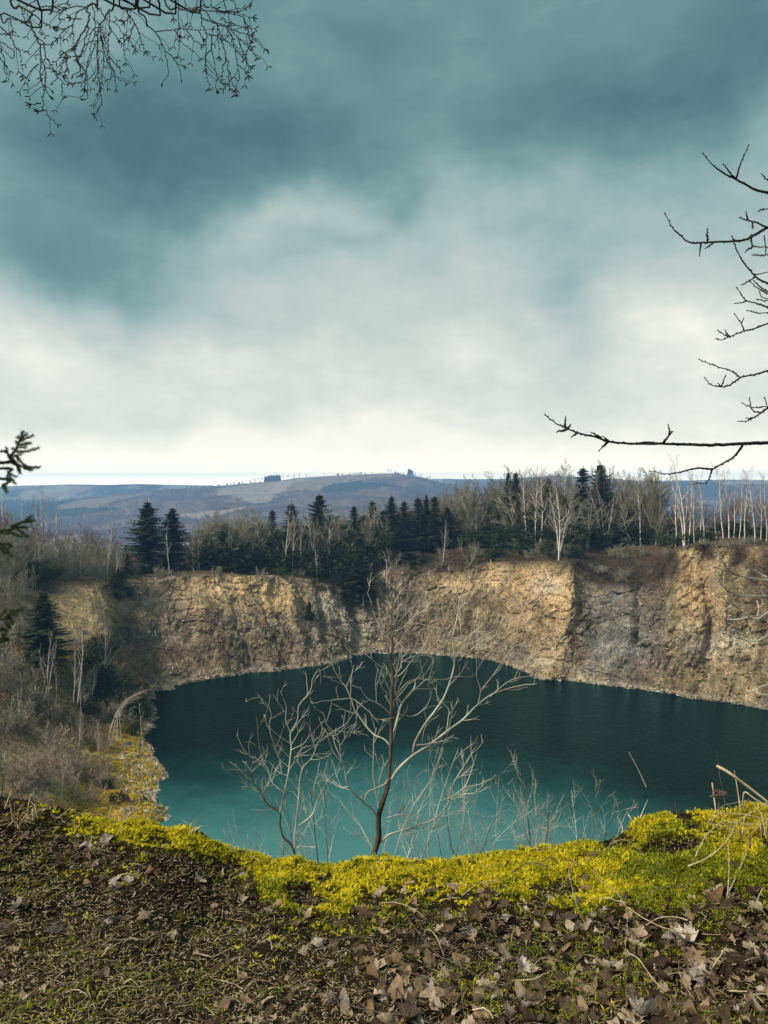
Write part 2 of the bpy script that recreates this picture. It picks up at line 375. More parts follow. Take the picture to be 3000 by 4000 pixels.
G[..., 2] += ((fbm(G / 14., 2, 71) - .5) * 3.0 * (np.clip((RV - 3) / 1, 0, 1) * np.clip((5.2 - RV), 0, 1))[None, :])
# colours of the ground itself: rock, earth, moss
Uq, Vq = proj(G); uu, vv = Uq / k_, Vq / k_
f1 = fbm(G / 6.5, 4, 81); f2 = fbm(G / 2.0, 4, 91); f3 = fbm(G / np.array([1.8, 1.8, 9.]), 3, 95)
def sm(a, b, x): t = np.clip((x - a) / (b - a), 0, 1); return t * t * (3 - 2 * t)
def L3(a, b, t): return a + (np.array(b) - a) * t[..., None]
col = np.zeros(G.shape) + np.array([.235, .178, .118])
col = L3(col, (.34, .27, .185), sm(.47, .6, f2))
col = L3(col, (.11, .083, .056), sm(.50, .60, f3) * .8)
def gz(u, v, su, sv): return np.exp(-(((uu - u) / su) ** 2 + ((vv - v) / sv) ** 2))
vis = (G[..., 1] > 40)
sand = sum(gz(*a) * b for a, b in [((560, 1270, 110, 28), 1.0), ((470, 1265, 70, 20), .8), ((600, 1300, 60, 40), .8), ((400, 1300, 60, 30), .3), ((175, 1310, 70, 45), 1.4), ((150, 1370, 50, 30), .6), ((985, 1262, 40, 24), .9), ((1060, 1240, 30, 34), .9), ((1160, 1250, 65, 45), 1.0),
                                   ((1215, 1290, 30, 60), .9), ((1200, 1400, 50, 60), .5), ((1120, 1330, 40, 60), .4), ((1480, 1215, 25, 30), .9), ((1560, 1230, 50, 60), .9), ((1620, 1200, 25, 20), .8), ((1500, 1300, 60, 60), .7), ((1470, 1390, 25, 40), .9), ((1620, 1380, 60, 60), .5), ((1540, 1460, 80, 30), .5),
                                   ((1600, 1500, 60, 20), .5), ((870, 1237, 14, 14), .8), ((430, 1440, 120, 30), .2)])
sand = np.clip(sand * (.45 + 1.25 * f2), 0, 1) * vis
col = L3(col, (.64, .455, .25), sand * .88)
pale = sum(gz(*a) * b for a, b in [((740, 1330, 60, 40), .7), ((700, 1300, 25, 22), .7), ((790, 1370, 25, 40), .6), ((1185, 1265, 30, 18), 1.0), ((1540, 1400, 50, 24), .9), ((1600, 1385, 40, 24), .9), ((1310, 1300, 24, 40), .6), ((1480, 1370, 16, 30), .8), ((590, 1245, 20, 8), .7), ((330, 1300, 30, 16), .5), ((1170, 1430, 30, 15), .8)])
pale = np.clip(pale * (.3 + 1.4 * f1), 0, 1) * vis; col = L3(col, (.56, .50, .40), pale * .85)
grey = sum(gz(*a) * b for a, b in [((1310, 1380, 55, 80), 1.1), ((1370, 1400, 50, 60), .8), ((1330, 1290, 60, 40), .5), ((1120, 1415, 30, 20), .6), ((360, 1330, 50, 50), .4), ((1420, 1330, 30, 60), .5)])
grey = np.clip(grey, 0, 1) * vis; col = L3(col, (.185, .18, .165), np.clip(grey * (.5 + f2), 0, 1))
col = L3(col, (.40, .39, .36), np.clip(grey * sm(.55, .7, f2), 0, 1) * .6)
col = L3(col, (.08, .075, .065), np.clip(sm(.58, .7, 1 - f1), 0, 1) * .4)
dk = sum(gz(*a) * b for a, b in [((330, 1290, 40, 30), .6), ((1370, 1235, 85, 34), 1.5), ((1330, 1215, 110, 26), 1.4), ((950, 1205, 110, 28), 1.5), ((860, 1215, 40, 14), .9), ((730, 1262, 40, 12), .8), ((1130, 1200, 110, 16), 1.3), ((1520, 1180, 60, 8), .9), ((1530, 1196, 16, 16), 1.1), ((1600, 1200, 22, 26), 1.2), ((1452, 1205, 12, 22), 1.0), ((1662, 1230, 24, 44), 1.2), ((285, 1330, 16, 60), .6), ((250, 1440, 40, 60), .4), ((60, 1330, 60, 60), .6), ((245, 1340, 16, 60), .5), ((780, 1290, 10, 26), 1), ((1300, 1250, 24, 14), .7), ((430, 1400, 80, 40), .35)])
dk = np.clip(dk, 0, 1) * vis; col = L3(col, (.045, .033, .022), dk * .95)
pl = sm(3.35, 4.0, np.broadcast_to(RV[None, :], uu.shape)); col = L3(col, (.075, .055, .03), pl * .85)
# left slope: brown grass, ochre moss, light dead grass
ls = vis * sm(380, 300, uu) * sm(1380, 1440, vv) * (RV > 1)[None, :]
col = L3(col, (.14, .095, .055), ls * .9)
strw = vis * sm(330, 250, uu) * np.clip(sm(1560, 1640, vv) * (.3 + f1), 0, 1) * (RV > 1)[None, :]; col = L3(col, (.46, .37, .21), strw)
och = sum(gz(*a) * b for a, b in [((285, 1680, 75, 90), 1.8), ((250, 1760, 110, 50), 1.5), ((300, 1620, 30, 22), .9), ((110, 1430, 60, 30), .9), ((320, 1580, 20, 20), .7)])
och = np.clip(och * (.25 + 1.35 * f2), 0, 1) * vis * (RV > 1.03)[None, :]; col = L3(col, (.46, .29, .035), och * .95)
pth = vis * gz(330, 1480, 40, 10) * (RV > 1)[None]; col = L3(col, (.40, .27, .18), np.clip(pth, 0, 1) * .8)
# washed, pale strip at the water line
strip = np.clip(1 - np.abs(G[..., 2] - .35) / .5, 0, 1) * (RV < 2)[None, :]; col = L3(col, (.50, .43, .34), strip * .55)
wet = np.clip(1 - (G[..., 2] + .1) / .2, 0, 1); col = L3(col, (.05, .045, .035), wet)
near = (~vis); col = np.where(near[..., None], np.array([.12, .09, .05]) + (f2[..., None] - .5) * .08, col)
m, n = mat_new('quarry_rock')
va = n.node('ShaderNodeVertexColor', layer_name='tone').outputs[0]
co = n.node('ShaderNodeTexCoord').outputs['Object']
na = n.noise(co, 1.0, 9, .8, .1); nb = n.noise(n.mapping(co, (1, 1, .6)), 3.6, 6, .75); nd = n.noise(n.mapping(co, (1, 1, .35)), .35, 5, .65)
c = n.mix(1.0, va, n.ramp(na, [(.34, (.42, .41, .40)), (.5, (.98, .98, .98)), (.66, (1.65, 1.6, 1.5))]), 'MULTIPLY')
c = n.mix(1.0, c, n.ramp(nb, [(.36, (.30, .30, .31)), (.46, (.9, .9, .9)), (.56, (1.08, 1.08, 1.08)), (.64, (1.75, 1.7, 1.62))]), 'MULTIPLY')
c = n.mix(1.0, c, n.ramp(nd, [(.35, (.80, .86, .9)), (.65, (1.15, 1.1, 1.0))]), 'MULTIPLY')
# plants and dry stems clinging to the rock
ng = n.noise(co, 1.7, 6, .7, 1.0); c = n.mix(n.ramp(ng, [(.56, (0, 0, 0)), (.66, (.75, .75, .75))]), c, (.085, .065, .032, 1))
hgt = n.math('ADD', n.math('MULTIPLY', n.noise(co, 2.6, 8, .75), 1.0), n.math('MULTIPLY', nb, .6))
finish(n, c, .92, .1, hgt, .8, .45)
M_rock = m
cnt = G.shape[0] * G.shape[1]; idx = np.arange(cnt).reshape(G.shape[:2])
F = np.stack([idx[:-1, :-1], idx[1:, :-1], idx[1:, 1:], idx[:-1, 1:]], -1).reshape(-1, 4)
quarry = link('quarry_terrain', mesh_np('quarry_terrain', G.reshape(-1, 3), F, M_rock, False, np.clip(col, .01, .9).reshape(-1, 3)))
tag(quarry, kind='structure')
step = 2
Gs = G[::step, ::step] if False else G
BV = BVHTree.FromPolygons([Vector(v) for v in G.reshape(-1, 3).tolist()], F.tolist())
rimU = proj(K[:, 4])[0]; selr = (K[:, 4, 1] > 60) & (K[:, 3, 1] > 60)
rimU_s = rimU[selr]; rimY_s = K[selr, 4, 1]; o_ = np.argsort(rimU_s); rimU_s = rimU_s[o_]; rimY_s = rimY_s[o_]
def rimY(U): return float(np.interp(U, rimU_s, rimY_s))
def ground_z(x, y):
    h = BV.ray_cast(Vector((x, y, 80)), Vector((0, 0, -1)))
    return h[0].z if h[0] else 0.0
def hit(U, V, maxback=14):
    """where the sight line meets the quarry ground; far misses are clamped just behind the rim"""
    d = ray(U, V); h = BV.ray_cast(Vector((0, 0, H)), Vector(unit(d)))
    Ym = rimY(U) + maxback
    if h[0] and h[0].y < Ym: return np.array(h[0])
    x = (U - 1500) / FPX * Ym * 1.0; return np.array([x, Ym, ground_z(x, Ym)])
def on_row(U, back):
    Y = rimY(U) + back; x = (U - 1500) / FPX * (Y * CP + (H - 18) * SP); return np.array([x, Y, ground_z(x, Y)])
def top_z(U, V, Y): return at(U, V, Y)[2]

# ------------------------------------------------------------------ lake
m, n = mat_new('lake_water')
co = n.node('ShaderNodeTexCoord').outputs['Object']
r1 = n.noise(n.mapping(co, (1, .7, 1)), 1.1, 6, .7); r2 = n.noise(co, .25, 3, .5); r3 = n.noise(co, 6.0, 3, .6)
hh = n.math('ADD', n.math('ADD', n.math('MULTIPLY', r1, .34), n.math('MULTIPLY', r2, .14)), n.math('MULTIPLY', r3, .09))
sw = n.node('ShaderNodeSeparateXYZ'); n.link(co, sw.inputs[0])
# turquoise water, with dark cliff and pale sky reflections painted into its base colour
refl_pos = n.math('ADD', n.math('ADD', sw.outputs[1], n.math('MAXIMUM', n.math('MULTIPLY', n.math('SUBTRACT', 5.0, sw.outputs[0]), .35), n.math('MULTIPLY', n.math('SUBTRACT', sw.outputs[0], 5.0), .75))), n.math('MULTIPLY', n.math('SUBTRACT', n.noise(co, .06, 9, .75), .5), 34))
mr = n.node('ShaderNodeMapRange', interpolation_type='SMOOTHSTEP'); n.link(refl_pos, mr.inputs[0]); mr.inputs[1].default_value = 76; mr.inputs[2].default_value = 117
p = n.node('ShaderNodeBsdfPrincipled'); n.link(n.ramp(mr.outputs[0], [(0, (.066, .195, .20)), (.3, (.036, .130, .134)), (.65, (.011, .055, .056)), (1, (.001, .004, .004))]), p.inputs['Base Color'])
p.inputs['Roughness'].default_value = 1.0; p.inputs['Specular IOR Level'].default_value = 0.0
gl = n.node('ShaderNodeBsdfGlossy'); gl.inputs['Roughness'].default_value = .06; gl.inputs['Color'].default_value = (.25, .66, .68, 1)
b = n.node('ShaderNodeBump'); b.inputs['Strength'].default_value = 1.0; b.inputs['Distance'].default_value = .55
n.link(hh, b.inputs['Height']); n.link(b.outputs[0], gl.inputs['Normal'])
fr = n.node('ShaderNodeFresnel'); fr.inputs['IOR'].default_value = 1.17; n.link(b.outputs[0], fr.inputs['Normal'])
mx = n.node('ShaderNodeMixShader'); n.link(fr.outputs[0], mx.inputs[0]); n.link(p.outputs[0], mx.inputs[1]); n.link(gl.outputs[0], mx.inputs[2])
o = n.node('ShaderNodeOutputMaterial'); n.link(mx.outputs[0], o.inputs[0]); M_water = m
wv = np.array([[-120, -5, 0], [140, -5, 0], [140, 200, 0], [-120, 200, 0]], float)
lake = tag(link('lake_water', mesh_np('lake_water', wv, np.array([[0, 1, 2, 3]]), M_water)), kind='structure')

# ------------------------------------------------------------------ distant country: one terrain sheet in polar steps
def ridge(u, pts):
    p = np.array(pts, float); return np.interp(u, p[:, 0], p[:, 1])
angs = np.linspace(-42, 42, 520); rr = np.concatenate([np.linspace(190, 700, 36), np.linspace(715, 3000, 180), np.linspace(3015, 3700, 50)])
AG, RG = np.meshgrid(np.radians(angs), rr, indexing='ij')
ud = 829.5 + 1671 * np.tan(AG)                                  # display column seen at that bearing
def elev(v): return (1046 - v) / 1671.0                          # tangent of the elevation angle
main = ridge(ud, [(-400, 1090), (0, 1090), (130, 1078), (230, 1068), (330, 1059), (430, 1054), (520, 1046), (600, 1040), (640, 1033), (680, 1030), (740, 1027), (830, 1023), (890, 1027), (930, 1036), (960, 1045), (1010, 1058), (1080, 1070), (1200, 1075), (1700, 1080), (2100, 1080)])
low = ridge(ud, [(-400, 1240), (0, 1210), (300, 1195), (500, 1180), (800, 1170), (1000, 1150), (1400, 1140), (1659, 1130), (2100, 1120)])
sec = ridge(ud, [(-400, 1100), (0, 1076), (150, 1074), (300, 1070), (500, 1070), (930, 1060), (1000, 1046), (1060, 1040), (1120, 1034), (1190, 1028), (1250, 1030), (1320, 1034), (1400, 1040), (1480, 1042), (1659, 1046), (2100, 1040)])
farr = ridge(ud, [(-400, 1052), (0, 1051), (60, 1049), (150, 1047), (240, 1048), (300, 1046), (420, 1048), (560, 1050), (900, 1037), (960, 1034), (1020, 1036), (1100, 1034), (1300, 1040), (1550, 1036), (1659, 1038), (2100, 1036)])
def sm1(a, b, x): t = np.clip((x - a) / (b - a), 0, 1); return t * t * (3 - 2 * t)
P2 = np.stack([RG * np.sin(AG), RG * np.cos(AG), np.zeros_like(RG)], -1)
e = -.42 + (elev(low) + .42) * np.clip((RG - 190) / 420, 0, 1) ** .5
e = np.where(RG > 610, elev(low) + (elev(main) - elev(low)) * sm1(610, 2500, RG) ** 1.1, e)
e2 = elev(main) - (elev(main) - elev(sec) + .014) * sm1(2500, 2700, RG)
e2 = e2 + .014 * sm1(2700, 2950, RG) * 1.0
e = np.where(RG > 2500, e2, e)
e3 = elev(sec) - .012 * sm1(2960, 3080, RG); e = np.where(RG > 2960, e3, e)
e4 = elev(sec) - .012 + (elev(farr) - elev(sec) + .012) * sm1(3080, 3600, RG); e = np.where(RG > 3080, e4, e)
bump = (fbm(P2 / 420., 4, 201) - .5) * np.interp(RG, [190, 600, 1500, 2400, 2550, 3700], [3, 8, 34, 9, 6, 10]) 
ZG = H + RG * e + bump
ZG = np.where(RG < 620, np.minimum(ZG, H + RG * e + bump), ZG)
Pg = np.stack([RG * np.sin(AG), RG * np.cos(AG), ZG], -1)
def cmix(c, d, t): return c + (np.array(d) - c) * t[..., None]
fa = fbm(P2 / 260., 4, 211); fb = fbm(P2 / 90., 4, 212)
cv, ce = cell3(np.stack([P2[..., 0] / 210., P2[..., 1] / 330., P2[..., 2]], -1) + (fa[..., None] - .5) * 1.6, 213)
cc = np.zeros(Pg.shape) + np.array([.075, .055, .062])           # bare beech woods, mauve brown
cc = cmix(cc, (.15, .11, .09), sm(.42, .62, fb))
fld = (cv > .78) * sm(.0, .05, ce); cc = cmix(cc, (.38, .31, .24), fld * .7)
fld2 = (cv > .70) & (cv <= .78); cc = cmix(cc, (.22, .18, .13), fld2 * .8)
spr = (cv < .17) * 1.0; cc = cmix(cc, (.018, .035, .034), spr * .9)
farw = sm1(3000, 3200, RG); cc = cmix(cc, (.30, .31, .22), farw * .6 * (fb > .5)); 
m, n = mat_new('distant_land'); va = n.node('ShaderNodeVertexColor', layer_name='tone').outputs[0]
co = n.node('ShaderNodeTexCoord').outputs['Object']
a1 = n.noise(n.mapping(co, (1, .45, 1)), .03, 8, .72); a2 = n.noise(n.mapping(co, (1, .3, 1)), .11, 4, .7)
c = n.mix(1.0, va, n.ramp(a1, [(.3, (.62, .62, .66)), (.7, (1.4, 1.35, 1.3))]), 'MULTIPLY')
c = n.mix(1.0, c, n.ramp(a2, [(.35, (.65, .66, .7)), (.65, (1.3, 1.28, 1.25))]), 'MULTIPLY')
finish(n, c, .95, .05, a1, .6, 6.0)
idg = np.arange(AG.size).reshape(AG.shape)
Fh = np.stack([idg[:-1, :-1], idg[:-1, 1:], idg[1:, 1:], idg[1:, :-1]], -1).reshape(-1, 4)
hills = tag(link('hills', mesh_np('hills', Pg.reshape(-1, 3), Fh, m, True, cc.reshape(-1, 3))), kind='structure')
BH = BVHTree.FromPolygons([Vector(v) for v in Pg.reshape(-1, 3).tolist()], Fh.tolist())
def hill_z(x, y):
    h = BH.ray_cast(Vector((x, y, 2000)), Vector((0, 0, -1))); return h[0].z if h[0] else None
# ------------------------------------------------------------------ trees: generators (a few prototypes of each kind, then copies)
def branch_pts(r, start, d, L, k, wob, up):
    P = [start]; d = unit(d); s = L / (k - 1)
    for i in range(k - 1):
        d = unit(d + r.normal(0, wob, 3) + np.array([0, 0, up])); P.append(P[-1] + d * s)
    return np.array(P)
def side_dir(r, d, ang):
    a = unit(np.cross(d, r.normal(0, 1, 3))); return unit(d * math.cos(ang) + a * math.sin(ang))
def grow(r, P, R, levels, lv, out):
    """levels: list of dict(n, t0, ang, len, rr, k, wob, up)"""
    if lv >= len(levels): return
    q = levels[lv]; L = np.linalg.norm(np.diff(P, axis=0), axis=1).sum(); n = q['n']
    for i in range(n):
        t = q['t0'] + (1 - q['t0']) * (i + r.random()) / n; t = min(t, .985); x = t * (len(P) - 1); a = int(x); f = x - a
        b = min(a + 1, len(P) - 1); pos = P[a] * (1 - f) + P[b] * f; rad = R[a] * (1 - f) + R[b] * f
        d = unit(P[b] - P[a]) if b > a else unit(P[-1] - P[-2])
        ln = L * q['len'] * (1 - q.get('tap', .55) * (t - q['t0']) / (1 - q['t0'] + 1e-6)) * r.uniform(.7, 1.2)
        nd = side_dir(r, d, math.radians(q['ang'] * r.uniform(.7, 1.25)))
        if nd[2] < q.get('minz', -.2): nd[2] = abs(nd[2])
        B = branch_pts(r, pos, nd, ln, q['k'], q['wob'], q['up']); rb = max(min(rad * q['rr'], ln * .03), q.get('rmin', .008))
        RB = rb * np.linspace(1, .35, q['k']); out[lv].append((B, RB)); grow(r, B, RB, levels, lv + 1, out)
def make_birch(seed, h=13.0, lean=0.0, stems=1, twn=(15, 9, 7), r0=.0105):
    r = np.random.default_rng(seed); tr, tw = [], []
    for s in range(stems):
        d = np.array([lean + (r.normal(0, .14) if stems > 1 else 0), r.normal(0, .05), 1.]); st = np.array([r.normal(0, .25) * (stems > 1), r.normal(0, .2) * (stems > 1), -.6])
        hh_ = h * (1 if s == 0 else r.uniform(.7, .95))
        P = branch_pts(r, st, d, hh_ + .6, 10, .045, .03); R = hh_ * r0 * np.array([1.25, 1, .93, .86, .78, .68, .56, .44, .3, .14]); tr.append((P, R))
        out = [[], [], []]
        grow(r, P, R, [dict(n=twn[0], t0=.34, ang=38, len=.30, rr=.5, k=6, wob=.10, up=.10, rmin=.022),
                       dict(n=twn[1], t0=.15, ang=38, len=.42, rr=.45, k=5, wob=.16, up=.02, rmin=.011),
                       dict(n=twn[2], t0=.1, ang=35, len=.5, rr=.6, k=4, wob=.2, up=-.10, rmin=.0085, minz=-1)], 0, out)
        tr += out[0]; tw += out[1] + out[2]
    return tr, tw
def make_bare(seed, h=9.0, stems=3, spread=.35, n=(13, 9, 6), r0=.012, rt=.013, curl=.16):
    r = np.random.default_rng(seed); tr, tw = [], []
    for s in range(stems):
        a = r.uniform(0, 6.28); d = np.array([math.cos(a) * spread * r.random(), math.sin(a) * spread * r.random(), 1.])
        st = np.array([math.cos(a) * .25, math.sin(a) * .25, -.5]); hh_ = h * r.uniform(.72, 1)
        P = branch_pts(r, st, d, hh_, 9, .08, .04); R = hh_ * r0 * np.linspace(1, .2, 9); tr.append((P, R)); out = [[], [], []]
        grow(r, P, R, [dict(n=n[0], t0=.16, ang=52, len=.40, rr=.55, k=6, wob=curl, up=.10, rmin=.036),
                       dict(n=n[1], t0=.15, ang=45, len=.42, rr=.5, k=5, wob=curl * 1.2, up=.05, rmin=.021),
                       dict(n=n[2], t0=.1, ang=42, len=.48, rr=.6, k=4, wob=curl * 1.3, up=.03, rmin=rt, minz=-1)], 0, out)
        tr += out[0] + out[1][::3]; tw += [q for i_, q in enumerate(out[1]) if i_ % 3] + out[2]
    return tr, tw
def make_spruce(seed, h=12.0, rad=.20, t0=.06, sparse=1.0, droop=.35):
    r = np.random.default_rng(seed); T = []; tr = [(np.array([[0, 0, -.6], [0, 0, h * .3], [r.normal(0, .05), r.normal(0, .05), h * .7], [0, 0, h]]), np.array([.016, .012, .006, .002]) * h)]
    z = t0 * h
    while z < h * .985:
        f = 1 - z / h; Rm = h * rad * (f ** .8) * r.uniform(.55, 1.22) + .08; nb = int(r.integers(6, 9) * sparse) if f > .1 else 5
        a0 = r.uniform(0, 6.28)
        for b in range(nb):
            a = a0 + b * 6.283 / nb + r.normal(0, .22); L = Rm * r.uniform(.5, 1.22)
            if r.random() < .07: L *= .5
            ca, sa = math.cos(a), math.sin(a); rise = r.uniform(.0, .28) * (1.6 - f)
            k = max(5, int(L / .16)); s = np.linspace(0.04, 1, k)
            ax = np.stack([ca * L * s, sa * L * s, z + L * (rise * s - droop * f * s ** 1.5 + .16 * np.maximum(s - .65, 0))], 1)
            wd = L * .30 * (1 - s * .78) + .07
            for side in (-1, 1):
                n1 = np.stack([-sa * side * np.ones(k), ca * side * np.ones(k), np.zeros(k)], 1)
                tip = ax + n1 * (wd * r.uniform(.7, 1.15, k))[:, None] + np.stack([ca * wd * .75, sa * wd * .75, -wd * r.uniform(.15, .75, k)], 1)
                w2 = .085 + .035 * r.random(k); fw = np.stack([ca * w2, sa * w2, -.25 * w2], 1)
                T.append(np.stack([ax - fw, ax + fw, tip + fw * .2, tip - fw * .5], 1))
            drp = ax + np.stack([ca * wd * .2, sa * wd * .2, -wd * r.uniform(.45, .95, k) - .05], 1); w3 = .10; fw = np.stack([ca * w3 * np.ones(k), sa * w3 * np.ones(k), np.zeros(k)], 1)
            T.append(np.stack([ax - fw, ax + fw, drp + fw * .3, drp - fw * .3], 1))
        z += h * (.013 + .016 * r.random()) * (.5 + .8 * f)
    T.append(np.array([[[-.05, 0, h - .5], [.05, 0, h - .5], [.012, 0, h + .25], [-.012, 0, h + .25]], [[0, -.05, h - .5], [0, .05, h - .5], [0, .012, h + .25], [0, -.012, h + .25]]]))
    q = np.concatenate(T).reshape(-1, 3); return tr, (q, np.arange(len(q)).reshape(-1, 4))
def make_scrub(seed, h=3.5, w_=1.6, n=900):
    """dense low evergreen: fronds all through an uneven dome"""
    r = np.random.default_rng(seed); lob = r.normal(0, .42, (7, 3)) * np.array([w_, w_, h * .35]) + np.array([0, 0, h * .45]); Q = []
    lr = r.uniform(.35, .62, 7)
    for _ in range(n):
        i = r.integers(0, 7); d = unit(r.normal(0, 1, 3)); c = lob[i] + d * lr[i] * np.array([w_, w_, h * .62]) * r.uniform(.5, 1.08)
        if c[2] < 0: c[2] = r.uniform(0, .5)
        ax = unit(d + np.array([0, 0, .5]) + r.normal(0, .3, 3)); s = unit(np.cross(ax, r.normal(0, 1, 3))); l = r.uniform(.22, .5); wd = r.uniform(.05, .12)
        Q.append([c - s * wd, c + s * wd, c + ax * l + s * wd * .2, c + ax * l - s * wd * .2])
    q = np.array(Q).reshape(-1, 3)
    return [(np.array([[0, 0, -.5], [0, 0, h * .3], [.05, 0, h * .6]]), np.array([.09, .06, .03]))], (q, np.arange(len(q)).reshape(-1, 4))

PROTO = {}
def proto(kind, name, trunk_m, crown_m, gen, hnat, sides=3):
    tr, cr = gen
    tm = tube_mesh(name + '_trunk', tr, trunk_m, 5 if len(tr) < 60 else 4)
    cm = tube_mesh(name + '_crown', cr, crown_m, sides) if isinstance(cr, list) else mesh_np(name + '_crown', cr[0], cr[1], crown_m)
    PROTO.setdefault(kind, []).append((name, tm, cm, hnat))
for s in range(5): proto('birch', 'birch_tree', M_birch, M_birch_twig, make_birch(100 + s, 13, [0, .03, -.06, .02, .08][s]), 13)
for s in range(3): proto('birch_multi', 'birch_tree', M_birch, M_birch_twig, make_birch(120 + s, 12, 0, 3, (11, 6, 5)), 12)
proto('birch_lean', 'birch_tree', M_birch, M_birch_twig, make_birch(131, 9, .45), 8.4)
proto('birch_sapling', 'birch_tree', M_birch, M_birch_twig, make_birch(135, 7, .12, 1, (9, 6, 4), .011), 7)
for s in range(6): proto('grey', 'leafless_tree', M_grey, M_grey_twig, make_bare(200 + s, 9, 2 + s % 3, .45), 8.2)
for s in range(3): proto('olive', 'leafless_tree', M_grey, M_olive_twig, make_bare(220 + s, 10, 3, .3, curl=.08), 9.4)
for s in range(3): proto('purple', 'leafless_tree', M_birch_twig, M_birch_twig, make_bare(230 + s, 12, 3, .22, curl=.07), 11.2)
for s in range(4): proto('bush', 'leafless_bush', M_grey, M_grey_twig, make_bare(240 + s, 3.6, 6, .9, (8, 7, 6), .008, .012), 3.1)
for s in range(3): proto('tanbush', 'leafless_bush', M_tan_twig, M_tan_twig, make_bare(250 + s, 3.4, 7, .7, (8, 6, 6), .007, .011), 3.0)
for s in range(5): proto('spruce', 'spruce_tree', M_dark_bark, M_spruce, make_spruce(300 + s, 12, [.20, .17, .23, .15, .19][s]), 12.2)
for s in range(2): proto('thinspruce', 'spruce_tree', M_dark_bark, M_spruce, make_spruce(320 + s, 12, .10, .1, .8, .5), 12.2)
for s in range(3): proto('smallspruce', 'spruce_tree', M_dark_bark, M_spruce, make_spruce(330 + s, 4, .30, .02), 4.2)
for s in range(3): proto('scrub', 'evergreen_shrub', M_dark_bark, M_juniper, make_scrub(340 + s), 3.0)

TREES = []
TR = random.Random(11)
def plant(kind, pos, top, label=None, cat=None, group=None, zone=None, var=None, wid=1.0):
    """one tree: an empty at its foot carrying a trunk and a crown"""
    pl_ = PROTO[kind]; name, tm, cm, hn = pl_[TR.randrange(len(pl_)) if var is None else var % len(pl_)]
    h = max(.6, top - pos[2]); s = h / hn
    e = link(name, None, loc=pos); e.empty_display_size = .5
    e.rotation_euler[2] = TR.uniform(0, 6.28) if kind not in ('birch_lean',) else 0
    sw = s * wid * (2.05 if kind == 'spruce' else 2.0 if kind == 'thinspruce' else 1.15 if kind == 'scrub' else 1); e.scale = (sw, sw, s)
    a = link('trunk', tm, e); b_ = link('crown', cm, e)
    c_ = cat or {'spruce': 'spruce', 'birch': 'birch', 'leafle': 'tree', 'evergr': 'shrub'}[name.split('_')[0][:6]]
    if name == 'leafless_bush': c_ = cat or 'bush'
    tag(e, label, c_, group); TREES.append([e, zone, proj(pos)[0]]); return e
def haze_back(U): return 3 if not (0 <= U < 340) else 16
def name_birch(kind): return kind.startswith('birch')
def img(kind, U, Vb, Vt, label, group=None, wid=1.0, var=None, **k):
    p_ = hit(U, Vb, 2.5 if name_birch(kind) else 9)
    if name_birch(kind) and U < 340 and Vb < 2230: p_ = on_row(U, 17); wid *= .75
    return plant(kind, p_, top_z(U, Vt, p_[1]), label, None, group, None, var, wid)
c1 = lambda x, y: (x * .6028, 1750 + y * .6028)
GS, GB = 'spruces along the quarry rim', 'white birches along the quarry rim'
